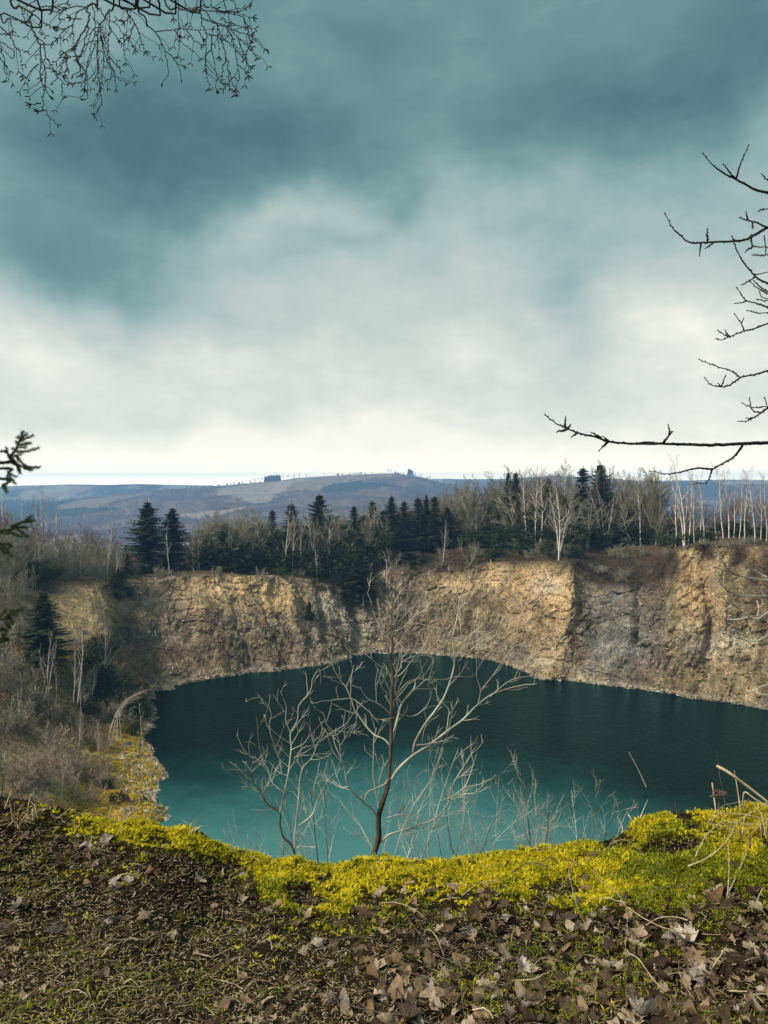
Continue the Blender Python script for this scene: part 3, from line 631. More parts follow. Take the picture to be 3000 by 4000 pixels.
# --- spruces one can tell apart
for kind, U, Vb, Vt, wd, lab in [
    ('spruce', 579, 2228, 1955, 1.5, 'tallest full dark spruce standing alone above the left end of the tan cliff'),
    ('spruce', 675, 2218, 1980, 1.4, 'dark spruce with a birch in front, right neighbour of the tallest lone spruce'),
    ('thinspruce', 490, 2222, 2128, 1.3, 'small thin spruce between the white forked birch and the tallest lone spruce'),
    ('spruce', 172, 2610, 2305, 1.1, 'broad dark spruce on the ochre slope at the left, below the rim'),
    ('thinspruce', 1063, 2190, 1988, 1.2, 'slim spruce left of the twin purple birches on the rim'),
    ('spruce', 1247, 2190, 1925, .95, 'tall tiered spruce standing out above the middle thicket, against the blue hill'),
    ('thinspruce', 1138, 2190, 1962, 1.6, 'ragged crooked spruce behind the twin purple birches'),
    ('thinspruce', 1383, 2170, 1973, 1.2, 'faint narrow spruce tip right of the tall tiered spruce'),
    ('thinspruce', 1455, 2160, 1952, 1.3, 'narrow pale green spruce in the middle of the rim thicket'),
    ('spruce', 1530, 2150, 1932, .8, 'dark pointed spruce standing out just right of the narrow pale one'),
    ('thinspruce', 1579, 2150, 1955, 1.6, 'greyish spruce between the dark pointed one and the dark trio'),
    ('thinspruce', 1633, 2150, 1940, 1.6, 'leftmost spruce of the trio below the summit clearing'),
    ('spruce', 1665, 2150, 1928, .7, 'middle and tallest spruce of the dark trio on the rim'),
    ('thinspruce', 1697, 2150, 1934, 1.5, 'rightmost spruce of the dark trio on the rim'),
    ('thinspruce', 1747, 2140, 1979, 1.6, 'short spruce wedged right of the dark trio'),
    ('thinspruce', 1497, 2150, 1991, 1.9, 'blunt dark spruce hidden in the thicket below the pale narrow one'),
    ('thinspruce', 1420, 2170, 2010, 2.0, 'black looking spruce deep in the thicket at mid rim'),
    ('thinspruce', 1985, 2090, 1838, .8, 'dying thin spire of a spruce piercing the skyline left of the tall birches'),
    ('thinspruce', 2015, 2090, 1840, .9, 'thin dark spire next to the dying spruce on the skyline'),
    ('spruce', 2139, 2110, 1858, .75, 'dense columnar spruce behind the big three stemmed birch'),
    ('thinspruce', 2195, 2100, 1935, 1.9, 'low spruce tucked behind the big three stemmed birch'),
    ('thinspruce', 2277, 2100, 1820, 1.5, 'small spruce tip on the skyline, left of the highest spruce'),
    ('spruce', 2344, 2105, 1806, .85, 'highest spruce on the skyline, broad and dark, right of the small tip'),
    ('smallspruce', 1208, 2418, 2345, .9, 'small round spruce growing alone on the face of the cliff'),
    ('spruce', 1405, 2345, 2160, 1.3, 'bushy spruce hanging over the notch in the middle of the cliff'),
    ('thinspruce', 1320, 2200, 2060, 1.9, 'dark low spruce between the grey birch and the cliff notch'),
    ('spruce', 965, 2215, 2060, 1.2, 'stubby spruce at the left side of the dark thicket'),
    ('spruce', 880, 2220, 2040, 1.2, 'shaggy spruce among lichen grey trees, left end of the thicket'),
    ('spruce', 1010, 2215, 2040, 1.1, 'blackish spruce just left of the slim one by the purple birches'),
    ('spruce', 1560, 2190, 2050, 1.5, 'wide dark spruce at the foot of the trio'),
    ('spruce', 1840, 2120, 1960, 1.2, 'dark spruce half hidden left of the olive treetops'),
    ('spruce', 2440, 2130, 1960, 1.2, 'dark spruce behind the lichen trees right of the highest spruce')]:
    img(kind, U, Vb, Vt, lab, GS, wd)
# --- birches one can tell apart
for kind, U, Vb, Vt, wd, lab in [
    ('birch', 416, 2262, 2040, .95, 'bright white birch at the left end of the cliff top, clear of other trees'),
    ('birch_sapling', 445, 2254, 2140, 1.0, 'slanting thin birch just right of the bright white one'),
    ('birch', 660, 2222, 2060, .9, 'small white birch in front of the second lone spruce'),
    ('birch_multi', 226, 2200, 1950, .85, 'tall forked birch on the left, silhouetted on the blue hill'),
    ('birch', 160, 2200, 1930, .8, 'tall thin birch left of the forked one on the left skyline'),
    ('birch', 142, 2200, 1955, .8, 'dark stemmed birch second from the left edge spruce twigs'),
    ('birch', 187, 2200, 1968, .7, 'thin birch between the tall thin birch and the forked one'),
    ('birch', 325, 2180, 2008, .9, 'small pale birch between the forked birch and the bright white one'),
    ('birch', 148, 2256, 2110, .6, 'birch with a bright lower stem above the left hand scrub'),
    ('birch', 30, 2200, 1935, .9, 'hazy birch near the left edge, seen through spruce twigs'),
    ('birch', 80, 2200, 1950, .8, 'hazy birch second from the left edge'),
    ('birch', 753, 2210, 2066, .7, 'thin young birch right of the pair of lone spruces'),
    ('birch', 777, 2210, 2090, .6, 'thinner young birch just left of the lichen thicket'),
    ('birch', 1111, 2185, 1990, .8, 'purple crowned birch, left one of the twin pair'),
    ('birch', 1139, 2208, 2012, .7, 'right one of the twin pair of purple birches, long white stem'),
    ('birch', 1178, 2178, 2050, .7, 'shorter birch to the right of the twin purple pair'),
    ('birch', 1229, 2178, 1990, .8, 'birch directly in front of the tall tiered spruce'),
    ('birch', 1238, 2268, 2132, .7, 'thin white birch at the cliff edge below the tall tiered spruce'),
    ('birch_multi', 1284, 2235, 2040, .95, 'grey spreading birch right of the tall tiered spruce'),
    ('birch', 1328, 2200, 2060, .9, 'grey leaning birch next to the spreading one'),
    ('birch_sapling', 1508, 2300, 2160, 1.0, 'solitary forked white sapling on the cliff edge above the notch'),
    ('birch', 1730, 2198, 2038, .8, 'kinked white birch below the dark trio'),
    ('birch', 1856, 2118, 1988, .8, 'slender white birch in the olive thicket'),
    ('birch', 2090, 2040, 1842, .9, 'tall birch whose top touches the skyline left of the columnar spruce'),
    ('birch', 2112, 2060, 1850, .9, 'tall birch with thin stem right beside the columnar spruce'),
    ('birch', 2062, 2060, 1850, .9, 'tall purple birch left of the columnar spruce'),
    ('birch_multi', 2182, 2188, 1890, .9, 'big three stemmed birch, whitest on the right half of the rim'),
    ('birch', 2240, 2090, 1985, .9, 'bent birch between the three stemmed one and the Y shaped one'),
    ('birch_multi', 2300, 2088, 1980, .8, 'Y shaped birch with purple twigs below the highest spruce'),
    ('birch_multi', 2374, 2125, 1896, 1.1, 'wide candelabra birch, bright white, right of the highest spruce'),
    ('birch', 2505, 2090, 1878, .9, 'pale birch stem amid the orange brown treetops'),
    ('birch_lean', 2560, 2115, 1990, .7, 'leaning birch at the gap that shows the purple hillside'),
    ('birch', 2690, 2110, 1858, .9, 'birch with a kinked stem left of the white row'),
    ('birch_multi', 2672, 2110, 1775, .8, 'tallest birch of all, broad leafless top high above the skyline'),
    ('birch', 2735, 2102, 1950, .8, 'first birch of the white row on the right'),
    ('birch', 2752, 2106, 1870, .8, 'second birch of the white row on the right'),
    ('birch_sapling', 2800, 2106, 1980, .8, 'short bright birch of the white row, above the sandy spur'),
    ('birch', 2828, 2100, 1830, .9, 'birch rising over the skyline behind the sandy spur'),
    ('birch', 2850, 2100, 1850, .8, 'birch close to the right of the one over the sandy spur'),
    ('birch', 2868, 2098, 1880, .7, 'thin straight birch right of the sandy spur'),
    ('birch', 2890, 2098, 1870, .7, 'greyish birch near the right edge, second from the crooked one'),
    ('birch', 2912, 2096, 1850, .8, 'greyish birch immediately left of the crooked one'),
    ('birch', 2948, 2118, 1850, .9, 'crooked birch at the right edge, bright foot'),
    ('birch', 2975, 2098, 1880, .8, 'pale birch right of the crooked one'),
    ('birch', 2996, 2100, 1860, .8, 'birch cut by the right edge of the view'),
    ('birch', 2715, 2104, 1890, .7, 'thin birch just before the white row begins'),
    ('birch', 2640, 2104, 1890, .8, 'grey birch above the dark evergreen at the gap')]:
    img(kind, U, Vb, Vt, lab, GB, wd)
GL = 'birches on the left slope'
for kind, U, Vb, Vt, wd, lab in [
    ('birch_multi', 190, 2752, 2455, .7, 'tall twin stemmed birch in front of the broad dark spruce on the slope'),
    ('birch', 286, 2745, 2520, .7, 'birch leaning together with its neighbour on the left slope'),
    ('birch_sapling', 300, 2752, 2436, .8, 'long birch bending right in the middle of the left slope'),
    ('birch', 402, 2715, 2418, .65, 'dead straight white birch nearest the cliff corner'),
    ('birch_sapling', 222, 2737, 2605, .6, 'small bent birch right of the twin stemmed one'),
    ('birch_sapling', 82, 2832, 2690, .7, 'crooked birch stem low at the left edge of the slope'),
    ('birch', 306, 2940, 2785, .7, 'pinkish young birch low on the slope among tan bushes'),
    ('birch_sapling', 480, 2762, 2660, .6, 'little birch above the bowed white one'),
    ('birch_sapling', 560, 2912, 2745, .8, 'birch standing right at the lake shore'),
    ('birch_sapling', 392, 2986, 2868, .8, 'young birch above the ochre mossy point'),
    ('birch', 360, 2760, 2600, .7, 'grey birch between the long bent one and the straight one'),
    ('birch_sapling', 240, 3120, 2960, .6, 'grey birch sapling low on the slope near the mossy ledge'),
    ('birch', 318, 2800, 2620, .7, 'thin grey birch in the tangle of the left slope')]:
    img(kind, U, Vb, Vt, lab, GL, wd)
# the bowed birch: three stems arching right over the water
b0 = hit(432, 2900); e = link('birch_tree', None, loc=b0); tag(e, 'bowed white birch arching to the right over the lake shore', 'birch', GL)
rr_ = np.random.default_rng(5); st, tw = [], []
for j in range(4):
    tgt = [(600, 2684), (560, 2702), (545, 2730), (520, 2745)][j]; P = []
    for U, V, in [(425 + j * 16, 2902 - j * 3), (432 + j * 13, 2850), (455 + j * 4, 2785), (500, 2728 + j * 5), tgt]: P.append(at(U, V, b0[1] - j * .3))
    P = catmull(np.array(P), 4) - b0; R = np.linspace(.085 - j * .014, .012, len(P)); st.append(resample(P, R, 14)); out = [[], []]
    grow(rr_, st[-1][0], st[-1][1], [dict(n=22, t0=.4, ang=35, len=.22, rr=.4, k=5, wob=.12, up=.0, rmin=.014), dict(n=6, t0=.2, ang=35, len=.4, rr=.5, k=4, wob=.15, up=0, rmin=.010)], 0, out); tw += out[0] + out[1]
link('trunk', tube_mesh('bowed_trunk', st, M_birch, 5), e); link('crown', tube_mesh('bowed_crown', tw, M_tan_twig, 3), e)

# --- rank and file of the thickets; labelled by rank after planting
def prof(U, pts): p = np.array(pts, float); return float(np.interp(U / k_, p[:, 0], p[:, 1]))
canopy = [(-60, 1120), (0, 1130), (60, 1150), (130, 1158), (200, 1165), (270, 1185), (400, 1175), (430, 1150), (445, 1128), (500, 1118), (560, 1130), (640, 1140), (700, 1122), (770, 1108), (850, 1100), (940, 1085), (1000, 1062), (1060, 1055), (1100, 1045), (1200, 1043), (1300, 1045), (1420, 1045), (1440, 1095), (1500, 1105), (1659, 1090), (1720, 1090)]
def row(kind, u0, u1, n, back, hmul, zone, jit=.5, wid=1.0, sc_=(0.88, 1.1)):
    for i in range(n):
        u = u0 + (u1 - u0) * (i + .5 + TR.uniform(-jit, jit)) / n; U = u * k_; bk = TR.uniform(*back); pos = on_row(U, bk + 2.5)
        zt = top_z(U, prof(U, canopy) * k_, pos[1]); h = max(2.2, (zt - pos[2]) * hmul * TR.uniform(*sc_)); plant(kind, pos, pos[2] + h, zone=zone, wid=wid)
row('scrub', 430, 720, 16, (5, 9), .72, 'dark bushy evergreen within the left thicket', wid=.75)
row('scrub', 720, 1010, 16, (5, 9), .72, 'dark bushy evergreen within the middle thicket', wid=.75)
row('scrub', 1020, 1430, 20, (5, 10), .62, 'dark bushy evergreen within the right thicket', wid=.75)
row('grey', 425, 720, 22, (1, 6), 1.1, 'grey lichen covered tree in the thicket above the tan cliff')
row('grey', 430, 740, 22, (6, 14), 1.12, 'grey tree in the second row above the tan cliff')
row('grey', 720, 990, 22, (0, 6), .95, 'grey tree in the front of the dark middle thicket')
row('grey', 740, 1000, 20, (7, 14), 1.12, 'grey tree behind the middle thicket')
row('spruce', 430, 720, 16, (5, 14), .85, 'dark spruce filling the left half of the thicket', wid=1.3)
row('spruce', 700, 1000, 18, (6, 16), .85, 'dark spruce filling the middle thicket', wid=1.25)
row('scrub', 440, 720, 16, (0, 5), .5, 'dark evergreen shrub at the foot of the left thicket', wid=1.3)
row('scrub', 720, 1010, 18, (0, 5), .5, 'dark evergreen shrub at the foot of the middle thicket', wid=1.3)
row('olive', 955, 1240, 20, (3, 12), 1.1, 'olive leafless tree left of the highest spruce')
row('grey', 1000, 1440, 16, (0, 6), .85, 'grey tree at the front of the right thicket')
row('purple', 950, 1420, 22, (8, 16), 1.12, 'purple treetop behind the right thicket')
row('olive', 1320, 1425, 10, (3, 9), 1.12, 'orange brown tree right of the highest spruce')
row('scrub', 1010, 1440, 22, (0, 6), .36, 'dark evergreen shrub below the right hand thicket', wid=1.4)
row('spruce', 1040, 1430, 20, (5, 12), .72, 'dark spruce within the right hand thicket', wid=1.3)
row('purple', 1445, 1720, 22, (8, 24), 1.3, 'pink brown young birch behind the white row')
row('birch', 1440, 1720, 4, (12, 26), 1.35, 'far birch behind the white row')
row('scrub', 1435, 1700, 12, (0, 3), .22, 'low dark shrub under the white row', wid=1.6)
row('grey', -60, 270, 22, (0, 8), 1.05, 'grey tree in the scrub on the left rim')
row('bush', 60, 270, 8, (0, 4), .5, 'low grey bush along the left rim', wid=1.2)
row('purple', -60, 300, 20, (6, 20), 1.3, 'purple brown treetop behind the left scrub')
row('olive', 380, 440, 4, (6, 12), .9, 'pinkish tree right of lone spruces')
row('purple', 255, 440, 14, (8, 20), 1.0, 'hazy brown treetop behind the lone spruces')
row('bush', 270, 430, 7, (0, 4), .28, 'low bush at the foot of the lone spruces')
def scatter(kind, n, box, hr, zone, wid=1.0):
    for i in range(n):
        U = TR.uniform(box[0], box[2]) * k_; V = TR.uniform(box[1], box[3]) * k_; p_ = hit(U, V)
        if p_[2] < .6: continue
        plant(kind, p_, p_[2] + TR.uniform(*hr), zone=zone, wid=wid)
scatter('grey', 13, (0, 1225, 75, 1340), (3.5, 6.5), 'grey tree above the broad left spruce')
scatter('bush', 12, (0, 1380, 60, 1510), (2.5, 4.0), 'brown grey bush left of the broad spruce')
scatter('bush', 12, (130, 1450, 270, 1570), (2.0, 3.6), 'pale grey bush among left slope birches')
scatter('scrub', 9, (180, 1400, 250, 1560), (2.0, 3.6), 'dark green shrub among left slope birches')
scatter('scrub', 8, (260, 1500, 325, 1590), (1.6, 3.2), 'dark green shrub by the corner of the lake')
scatter('tanbush', 20, (40, 1540, 230, 1700), (2.0, 3.8), 'tan bush on the straw coloured slope')
scatter('bush', 12, (0, 1500, 110, 1600), (2.2, 3.6), 'brown bush in the lower left hollow')
scatter('scrub', 5, (180, 1660, 300, 1735), (.8, 1.3), 'small green shrub on the ochre point')
scatter('tanbush', 18, (40, 1670, 230, 1760), (1.4, 2.8), 'thin bush just above the mossy ledge')
scatter('grey', 6, (110, 1240, 250, 1268), (2.5, 4.2), 'small grey tree on the left cliff top')
scatter('scrub', 5, (60, 1236, 130, 1262), (2.2, 3.4), 'dark low evergreen on the left cliff top', 1.6)
scatter('scrub', 4, (245, 1250, 300, 1300), (1.5, 2.4), 'dark shrub in the left gully')
scatter('bush', 16, (790, 1190, 1040, 1240), (1.2, 2.6), 'brown bush on the dark slope, middle', 1.5)
scatter('bush', 16, (1290, 1190, 1440, 1262), (1.2, 2.8), 'brown bush in the right cliff hollow', 1.5)
scatter('bush', 12, (1060, 1180, 1250, 1212), (1.2, 2.4), 'brown bush on the crest, right middle', 1.5)
scatter('bush', 16, (1440, 1166, 1659, 1182), (.9, 1.6), 'brown bush on the sandy spur crest', 1.6)
scatter('tanbush', 18, (360, 1330, 740, 1435), (.7, 1.5), 'dry bush on the left cliff face')
scatter('tanbush', 16, (800, 1290, 1240, 1420), (.7, 1.5), 'dry bush on the middle cliff face')
scatter('tanbush', 16, (1260, 1300, 1650, 1500), (.7, 1.6), 'dry bush on the right cliff face')
scatter('scrub', 4, (690, 1265, 760, 1300), (1.2, 2.2), 'dark shrub at the lip by the notch')
scatter('bush', 9, (340, 1238, 760, 1252), (1.0, 1.8), 'low bush at the lip of the tan cliff')
scatter('scrub', 9, (600, 1228, 800, 1262), (1.8, 3.4), 'dark evergreen shrub spilling over the lip left of the notch', 1.5)
scatter('grey', 10, (700, 1225, 860, 1262), (3.5, 6.0), 'grey tree on the edge around the notch')
scatter('scrub', 10, (1000, 1172, 1250, 1206), (1.6, 3.0), 'dark shrub spilling over the crest, right middle', 1.5)
scatter('grey', 9, (1010, 1175, 1250, 1208), (2.5, 5.0), 'grey tree on the crest, right middle')
scatter('bush', 14, (340, 1238, 700, 1250), (1.0, 2.2), 'bush hanging over the tan cliff lip', 1.3)
ORD = ['leftmost', 'second from left', 'third from left', 'fourth from left', 'fifth from left', 'sixth from left', 'seventh from left', 'eighth from left', 'ninth from left', 'tenth from left',
       'eleventh from left', 'twelfth from left', 'thirteenth from left', 'fourteenth from left', 'fifteenth from left', 'sixteenth from left', 'seventeenth from left', 'eighteenth from left', 'nineteenth from left', 'twentieth from left', 'twenty first from left', 'twenty second from left']
zs = {}
for e, z, U in TREES:
    if z: zs.setdefault(z, []).append((U, e))
for z, lst in zs.items():
    lst.sort(key=lambda a: a[0])
    for i, (U, e) in enumerate(lst): e['label'] = z + ', ' + ORD[min(i, 21)]; e['group'] = 'plants: ' + z.split(',')[0]

# --- far side of the valley: woods as one mass, and the lone trees on the summit ridge one by one
r = np.random.default_rng(3); Q = []
idx_a = r.integers(5, 515, 13000); idx_r = 36 + (r.random(13000) ** .8 * 186).astype(int)
sel = (fb[idx_a, idx_r] + .4 * fa[idx_a, idx_r] > .58) | (cv[idx_a, idx_r] < .17)
sel &= ~(cv[idx_a, idx_r] > .70)
pts = Pg[idx_a, idx_r][sel]; dark = (cv[idx_a, idx_r] < .17)[sel]
pts = pts + r.normal(0, 5, pts.shape) * np.array([1, 1, 0])
hh2 = r.uniform(5, 9, len(pts)); ww = hh2 * np.where(dark, .2, .36)
cone = np.zeros((len(pts), 5, 3)); 
for q in range(4):
    a = q * 1.5708 + .4; cone[:, q] = pts + np.stack([np.cos(a) * ww, np.sin(a) * ww, hh2 * .25], 1)
cone[:, 4] = pts + np.stack([0 * ww, 0 * ww, hh2], 1)
bi = np.arange(len(pts))[:, None, None] * 5; tri = np.array([[0, 1, 4], [1, 2, 4], [2, 3, 4], [3, 0, 4]])[None]
colw = np.where(dark[:, None], np.array([[.018, .034, .03]]), np.array([[.12, .085, .07]])) * r.uniform(.7, 1.4, (len(pts), 1))
m, n = mat_new('far_wood'); finish(n, n.node('ShaderNodeVertexColor', layer_name='tone').outputs[0], .95, .05)
tag(link('distant_wood', mesh_np('distant_wood', cone.reshape(-1, 3), (bi + tri).reshape(-1, 3), m, False, np.repeat(colw, 5, 0))), 'hazy far off woodland covering the hill across the valley', 'woodland', kind='stuff')
M_far = leafy_mat('far_tree', [(0, (.03, .03, .028)), (1, (.05, .05, .045))], 0, .9, .2)
far_lab = 'tiny lone tree on the ridge of the far hill'
def far_tree(u, h, spruce):
    rng_i = 2480.0; a = math.atan((u - 829.5) / 1671); best = None
    x, y = rng_i * math.sin(a), rng_i * math.cos(a); z = hill_z(x, y); r = np.random.default_rng(int(u * 7)); e = link('ridge_tree', None, loc=(x, y, z))
    link('trunk', tube_mesh('far_trunk', [(np.array([[0, 0, -3], [0, 0, h * .85]]), np.array([.55, .2]))], M_far, 4), e)
    if spruce: q = make_spruce(int(u), 1.0, .2)[1]; V = q[0] * h; V[:, :2] *= 1; link('crown', mesh_np('far_crown', V, q[1], M_far), e)
    else:
        P = []
        for i in range(26): c0 = np.array([0, 0, h * r.uniform(.55, .9)]); P.append((np.stack([c0, c0 + r.normal(0, 1, 3) * h * .13 + [0, 0, h * .12]]), np.array([.3, .12])))
        link('crown', tube_mesh('far_crown', P, M_far, 3), e)
    return e
fu = [(525, 13, 0), (533, 13, 0), (541, 15, 0), (550, 16, 0), (558, 17, 0), (566, 16, 0), (574, 22, 1), (580, 24, 1), (586, 25, 1), (592, 24, 1), (598, 25, 1), (604, 22, 1), (612, 17, 0), (622, 16, 0), (636, 14, 0), (648, 15, 0), (662, 13, 0), (840, 18, 0), (846, 15, 0), (854, 12, 0), (884, 24, 1), (889, 20, 1), (893, 16, 0), (908, 12, 0), (760, 9, 0), (700, 9, 0)]
for i, (u, h, s) in enumerate(fu):
    e = far_tree(u, h * .8, s)
    tag(e, ('tiny dark spruce on the far ridge, ' if s else 'tiny bare tree on the far ridge, ') + ('left group, ' if u < 690 else 'right of the dip, ' if u < 800 else 'summit group, ') + ORD[i if u < 690 and i < 17 else (0 if u == 700 else 1 if u == 760 else i - 17)], 'tree', 'lone trees on the far ridge')
# ------------------------------------------------------------------ the mossy ledge the photographer stands on
YE = 3.35
edge_px = [(-900, 3150), (-300, 3110), (0, 3125), (150, 3150), (300, 3205), (450, 3232), (600, 3240), (750, 3262), (830, 3308), (880, 3345), (1000, 3348), (1070, 3335), (1130, 3335), (1220, 3365), (1300, 3375), (1400, 3350), (1500, 3342), (1600, 3348), (1750, 3350), (1850, 3330), (1950, 3300), (2050, 3285), (2150, 3282), (2250, 3270), (2450, 3262), (2500, 3235), (2560, 3205), (2640, 3188), (2750, 3190), (2850, 3208), (2930, 3190), (3000, 3160), (3300, 3120), (4200, 3100)]
ep = np.array(edge_px, float)
ex, ez = [], []
for U, V in ep: q = at(U, V + np.interp(U, [0, 500, 900, 1100, 1600, 1900, 2200, 2450, 2700, 3000], [35, 40, 60, 85, 75, 40, 15, 10, 45, 40]), YE); ex.append(q[0]); ez.append(q[2])
def axis(parts):
    out = []
    for a, b, s in parts: out += list(np.arange(a, b, s))
    return np.array(out + [parts[-1][1]])
gx = axis([(-13, -4, .5), (-4, -2.6, .08), (-2.6, 2.6, .0125), (2.6, 4, .08), (4, 13, .5)])
gy = axis([(-5, .8, .25), (.8, 1.9, .05), (1.9, 3.9, .0125), (3.9, 4.6, .05), (4.6, 9, .25)])
def ledge(x, y, detail=True):
    x = np.asarray(x, float); y = np.asarray(y, float)
    zt = np.interp(x, ex, ez); ye = YE + (noise3(np.stack([x * 1.3, x * 0, x * 0], -1), 5) - .5) * .25
    zf = H - 1.5; s = np.clip((y - 1.7) / (ye - 1.7), 0, 1); s = s * s * (3 - 2 * s)
    z = zf + (zt - zf) * s
    P = np.stack([x, y, x * 0], -1)
    z = z + (fbm(P * 1.7, 3, 301) - .5) * .10 * (1 - s * .8)
    over = np.clip(y - ye, 0, None); z = z - np.minimum(over ** 2 * 3.0, over * 1.15)
    far_side = np.clip(np.abs(x) - 9, 0, 4) * .4 + np.clip(-3 - y, 0, 3) * .4; z = z - far_side
    if detail: z = z + (fbm(P * 9, 3, 305) - .5) * .035 + (fbm(P * 40, 3, 306) - .5) * .012
    return z
MV = np.array([(-300, 3100), (0, 3140), (200, 3190), (420, 3280), (600, 3330), (750, 3345), (860, 3360), (900, 3470), (1000, 3500), (1060, 3545), (1180, 3575), (1350, 3570), (1420, 3500), (1500, 3470), (1700, 3475), (1900, 3480), (2100, 3520), (2300, 3570), (2450, 3580), (2600, 3560), (2800, 3530), (3000, 3480), (3400, 3450)], float)
def moss_amount(x, y):
    z = ledge(x, y, False); U, V = proj(np.stack([x, y, z], -1)); lo = np.interp(U, MV[:, 0], MV[:, 1])
    a = 1 / (1 + np.exp((V - lo) / 16.0)); P = np.stack([x, y, x * 0], -1)
    nn = fbm(P * 6, 3, 311); nn2 = fbm(P * 1.9, 2, 312)
    a = a * np.clip((nn - .28) * 5, 0, 1)
    sparse = np.clip((nn - .58) * 7, 0, 1) * np.clip(1.15 - (V - lo) / 420, .12, 1) * .75
    lipv = np.interp(U, ep[:, 0], ep[:, 1]); thin_left = np.clip((U - 150) / 350, .15, 1) * np.where(U < 1010, np.clip(1.35 - (V - lipv) / 95, .05, 1), 1)
    return np.clip(np.maximum(a * thin_left, sparse * .42), 0, 1), U, V, nn2
XX, YY = np.meshgrid(gx, gy, indexing='ij'); MO, UU, VV2, _n = moss_amount(XX, YY)
ZZ = ledge(XX, YY) + MO * .012 + MO * (fbm(np.stack([XX, YY, XX * 0], -1) * 14, 2, 320) - .4) * .02
PP = np.stack([XX, YY, ZZ], -1); g1 = fbm(PP * 22, 3, 330); g2 = fbm(PP * 3, 3, 331)
gc = np.zeros(PP.shape) + np.array([.006, .0045, .0035]); gc = L3(gc, (.020, .013, .008), sm(.45, .7, g1)); gc = L3(gc, (.03, .028, .008), sm(.45, .65, g2) * .5)
gc = L3(gc, (.10, .10, .008), MO * .8)
m, n = mat_new('ledge_soil'); va = n.node('ShaderNodeVertexColor', layer_name='tone').outputs[0]; co = n.node('ShaderNodeTexCoord').outputs['Object']
a1 = n.noise(co, 60, 6, .7); a2 = n.noise(co, 190, 3, .6)
c = n.mix(1.0, va, n.ramp(a1, [(.3, (.4, .4, .4)), (.7, (1.7, 1.6, 1.5))]), 'MULTIPLY'); finish(n, c, .95, .1, n.math('ADD', a1, a2), .9, .02)
ig = np.arange(XX.size).reshape(XX.shape); Fg = np.stack([ig[:-1, :-1], ig[1:, :-1], ig[1:, 1:], ig[:-1, 1:]], -1).reshape(-1, 4)
tag(link('ground', mesh_np('ground', PP.reshape(-1, 3), Fg, m, True, gc.reshape(-1, 3))), kind='structure')
LZ = lambda x, y: ledge(x, y)

def sample(n_, U0, U1, V0, V1, seed):
    """random points of the ledge, evenly spread over the ground seen in a window of the view"""
    r = np.random.default_rng(seed); U = r.uniform(U0, U1, n_); V = r.uniform(V0, V1, n_)
    a = (U - 1500) / FPX; b = (2000 - V) / FPX; dx, dy, dz = a, CP + b * SP, -SP + b * CP
    t = 1.5 / -dz
    for _ in range(14):
        x, y = dx * t, dy * t; z = ledge(x, y, False); t = t + (H + dz * t - z) / -dz * .7; t = np.clip(t, .5, 6)
    x, y = dx * t, dy * t; ok = (y < YE + .35) & (y > .4)
    return x[ok], y[ok], U[ok], V[ok]
def blades(name, x, y, z, n_bl, hgt, wid, lean, mat, seed, bend=.4, upb=1.0):
    """n_bl curved two-segment blades at every point"""
    r = np.random.default_rng(seed); k = len(x) * n_bl; X = np.repeat(np.stack([x, y, z], 1), n_bl, 0)
    hgt = np.repeat(hgt, n_bl) if np.ndim(hgt) else np.full(k, hgt); wid = np.repeat(wid, n_bl) if np.ndim(wid) else np.full(k, wid)
    a = r.uniform(0, 6.283, k); le = lean * r.uniform(.3, 1.5, k); h = hgt * r.uniform(.55, 1.25, k); wd = wid * r.uniform(.6, 1.3, k)
    d = np.stack([np.cos(a) * le, np.sin(a) * le, np.full(k, upb) * r.uniform(.6, 1.2, k)], 1); d /= np.linalg.norm(d, axis=1, keepdims=True)
    s = np.stack([-np.sin(a), np.cos(a), 0 * a], 1); tw = r.normal(0, .5, k); s = s + np.stack([np.cos(a), np.sin(a), 0 * a], 1) * tw[:, None]; s /= np.linalg.norm(s, axis=1, keepdims=True)
    m1 = X + d * (h * .5)[:, None]; d2 = d + np.stack([np.cos(a) * bend, np.sin(a) * bend, -bend * np.ones(k) * .8], 1); d2 /= np.linalg.norm(d2, axis=1, keepdims=True)
    m2 = m1 + d2 * (h * .5)[:, None]; w_ = wd[:, None]
    V = np.stack([X - s * w_ * .5, X + s * w_ * .5, m1 + s * w_ * .6, m1 - s * w_ * .6, m2 + s * w_ * .06, m2 - s * w_ * .06], 1).reshape(-1, 3)
    b = np.arange(k)[:, None] * 6; F = np.concatenate([b + np.array([[0, 1, 2, 3]]), b + np.array([[3, 2, 4, 5]])])
    return mesh_np(name, V, F, mat, False)
M_moss = leafy_mat('yellow_moss', [(0, (.14, .17, .008)), (.25, (.40, .38, .012)), (.6, (.72, .62, .014)), (.9, (.90, .76, .04)), (1, (.70, .50, .12))], .4, .7, 0, 9)
M_moss2 = leafy_mat('green_moss', [(0, (.06, .09, .008)), (.5, (.22, .26, .014)), (1, (.46, .46, .03))], .35, .7, 0, 9)
M_grass = leafy_mat('green_grass', [(0, (.05, .10, .012)), (.6, (.14, .20, .03)), (1, (.30, .30, .08))], .3, .6, 0)
M_dead = leafy_mat('dead_grass', [(0, (.09, .065, .035)), (.5, (.28, .21, .10)), (.85, (.50, .41, .24)), (1, (.66, .58, .40))], .2, .7, 0)
M_litter = leafy_mat('fine_litter', [(0, (.008, .006, .004)), (.56, (.022, .015, .009)), (.72, (.065, .045, .022)), (.8, (.20, .17, .035)), (.9, (.36, .29, .15)), (1, (.62, .54, .38))], .1, .85, 0)
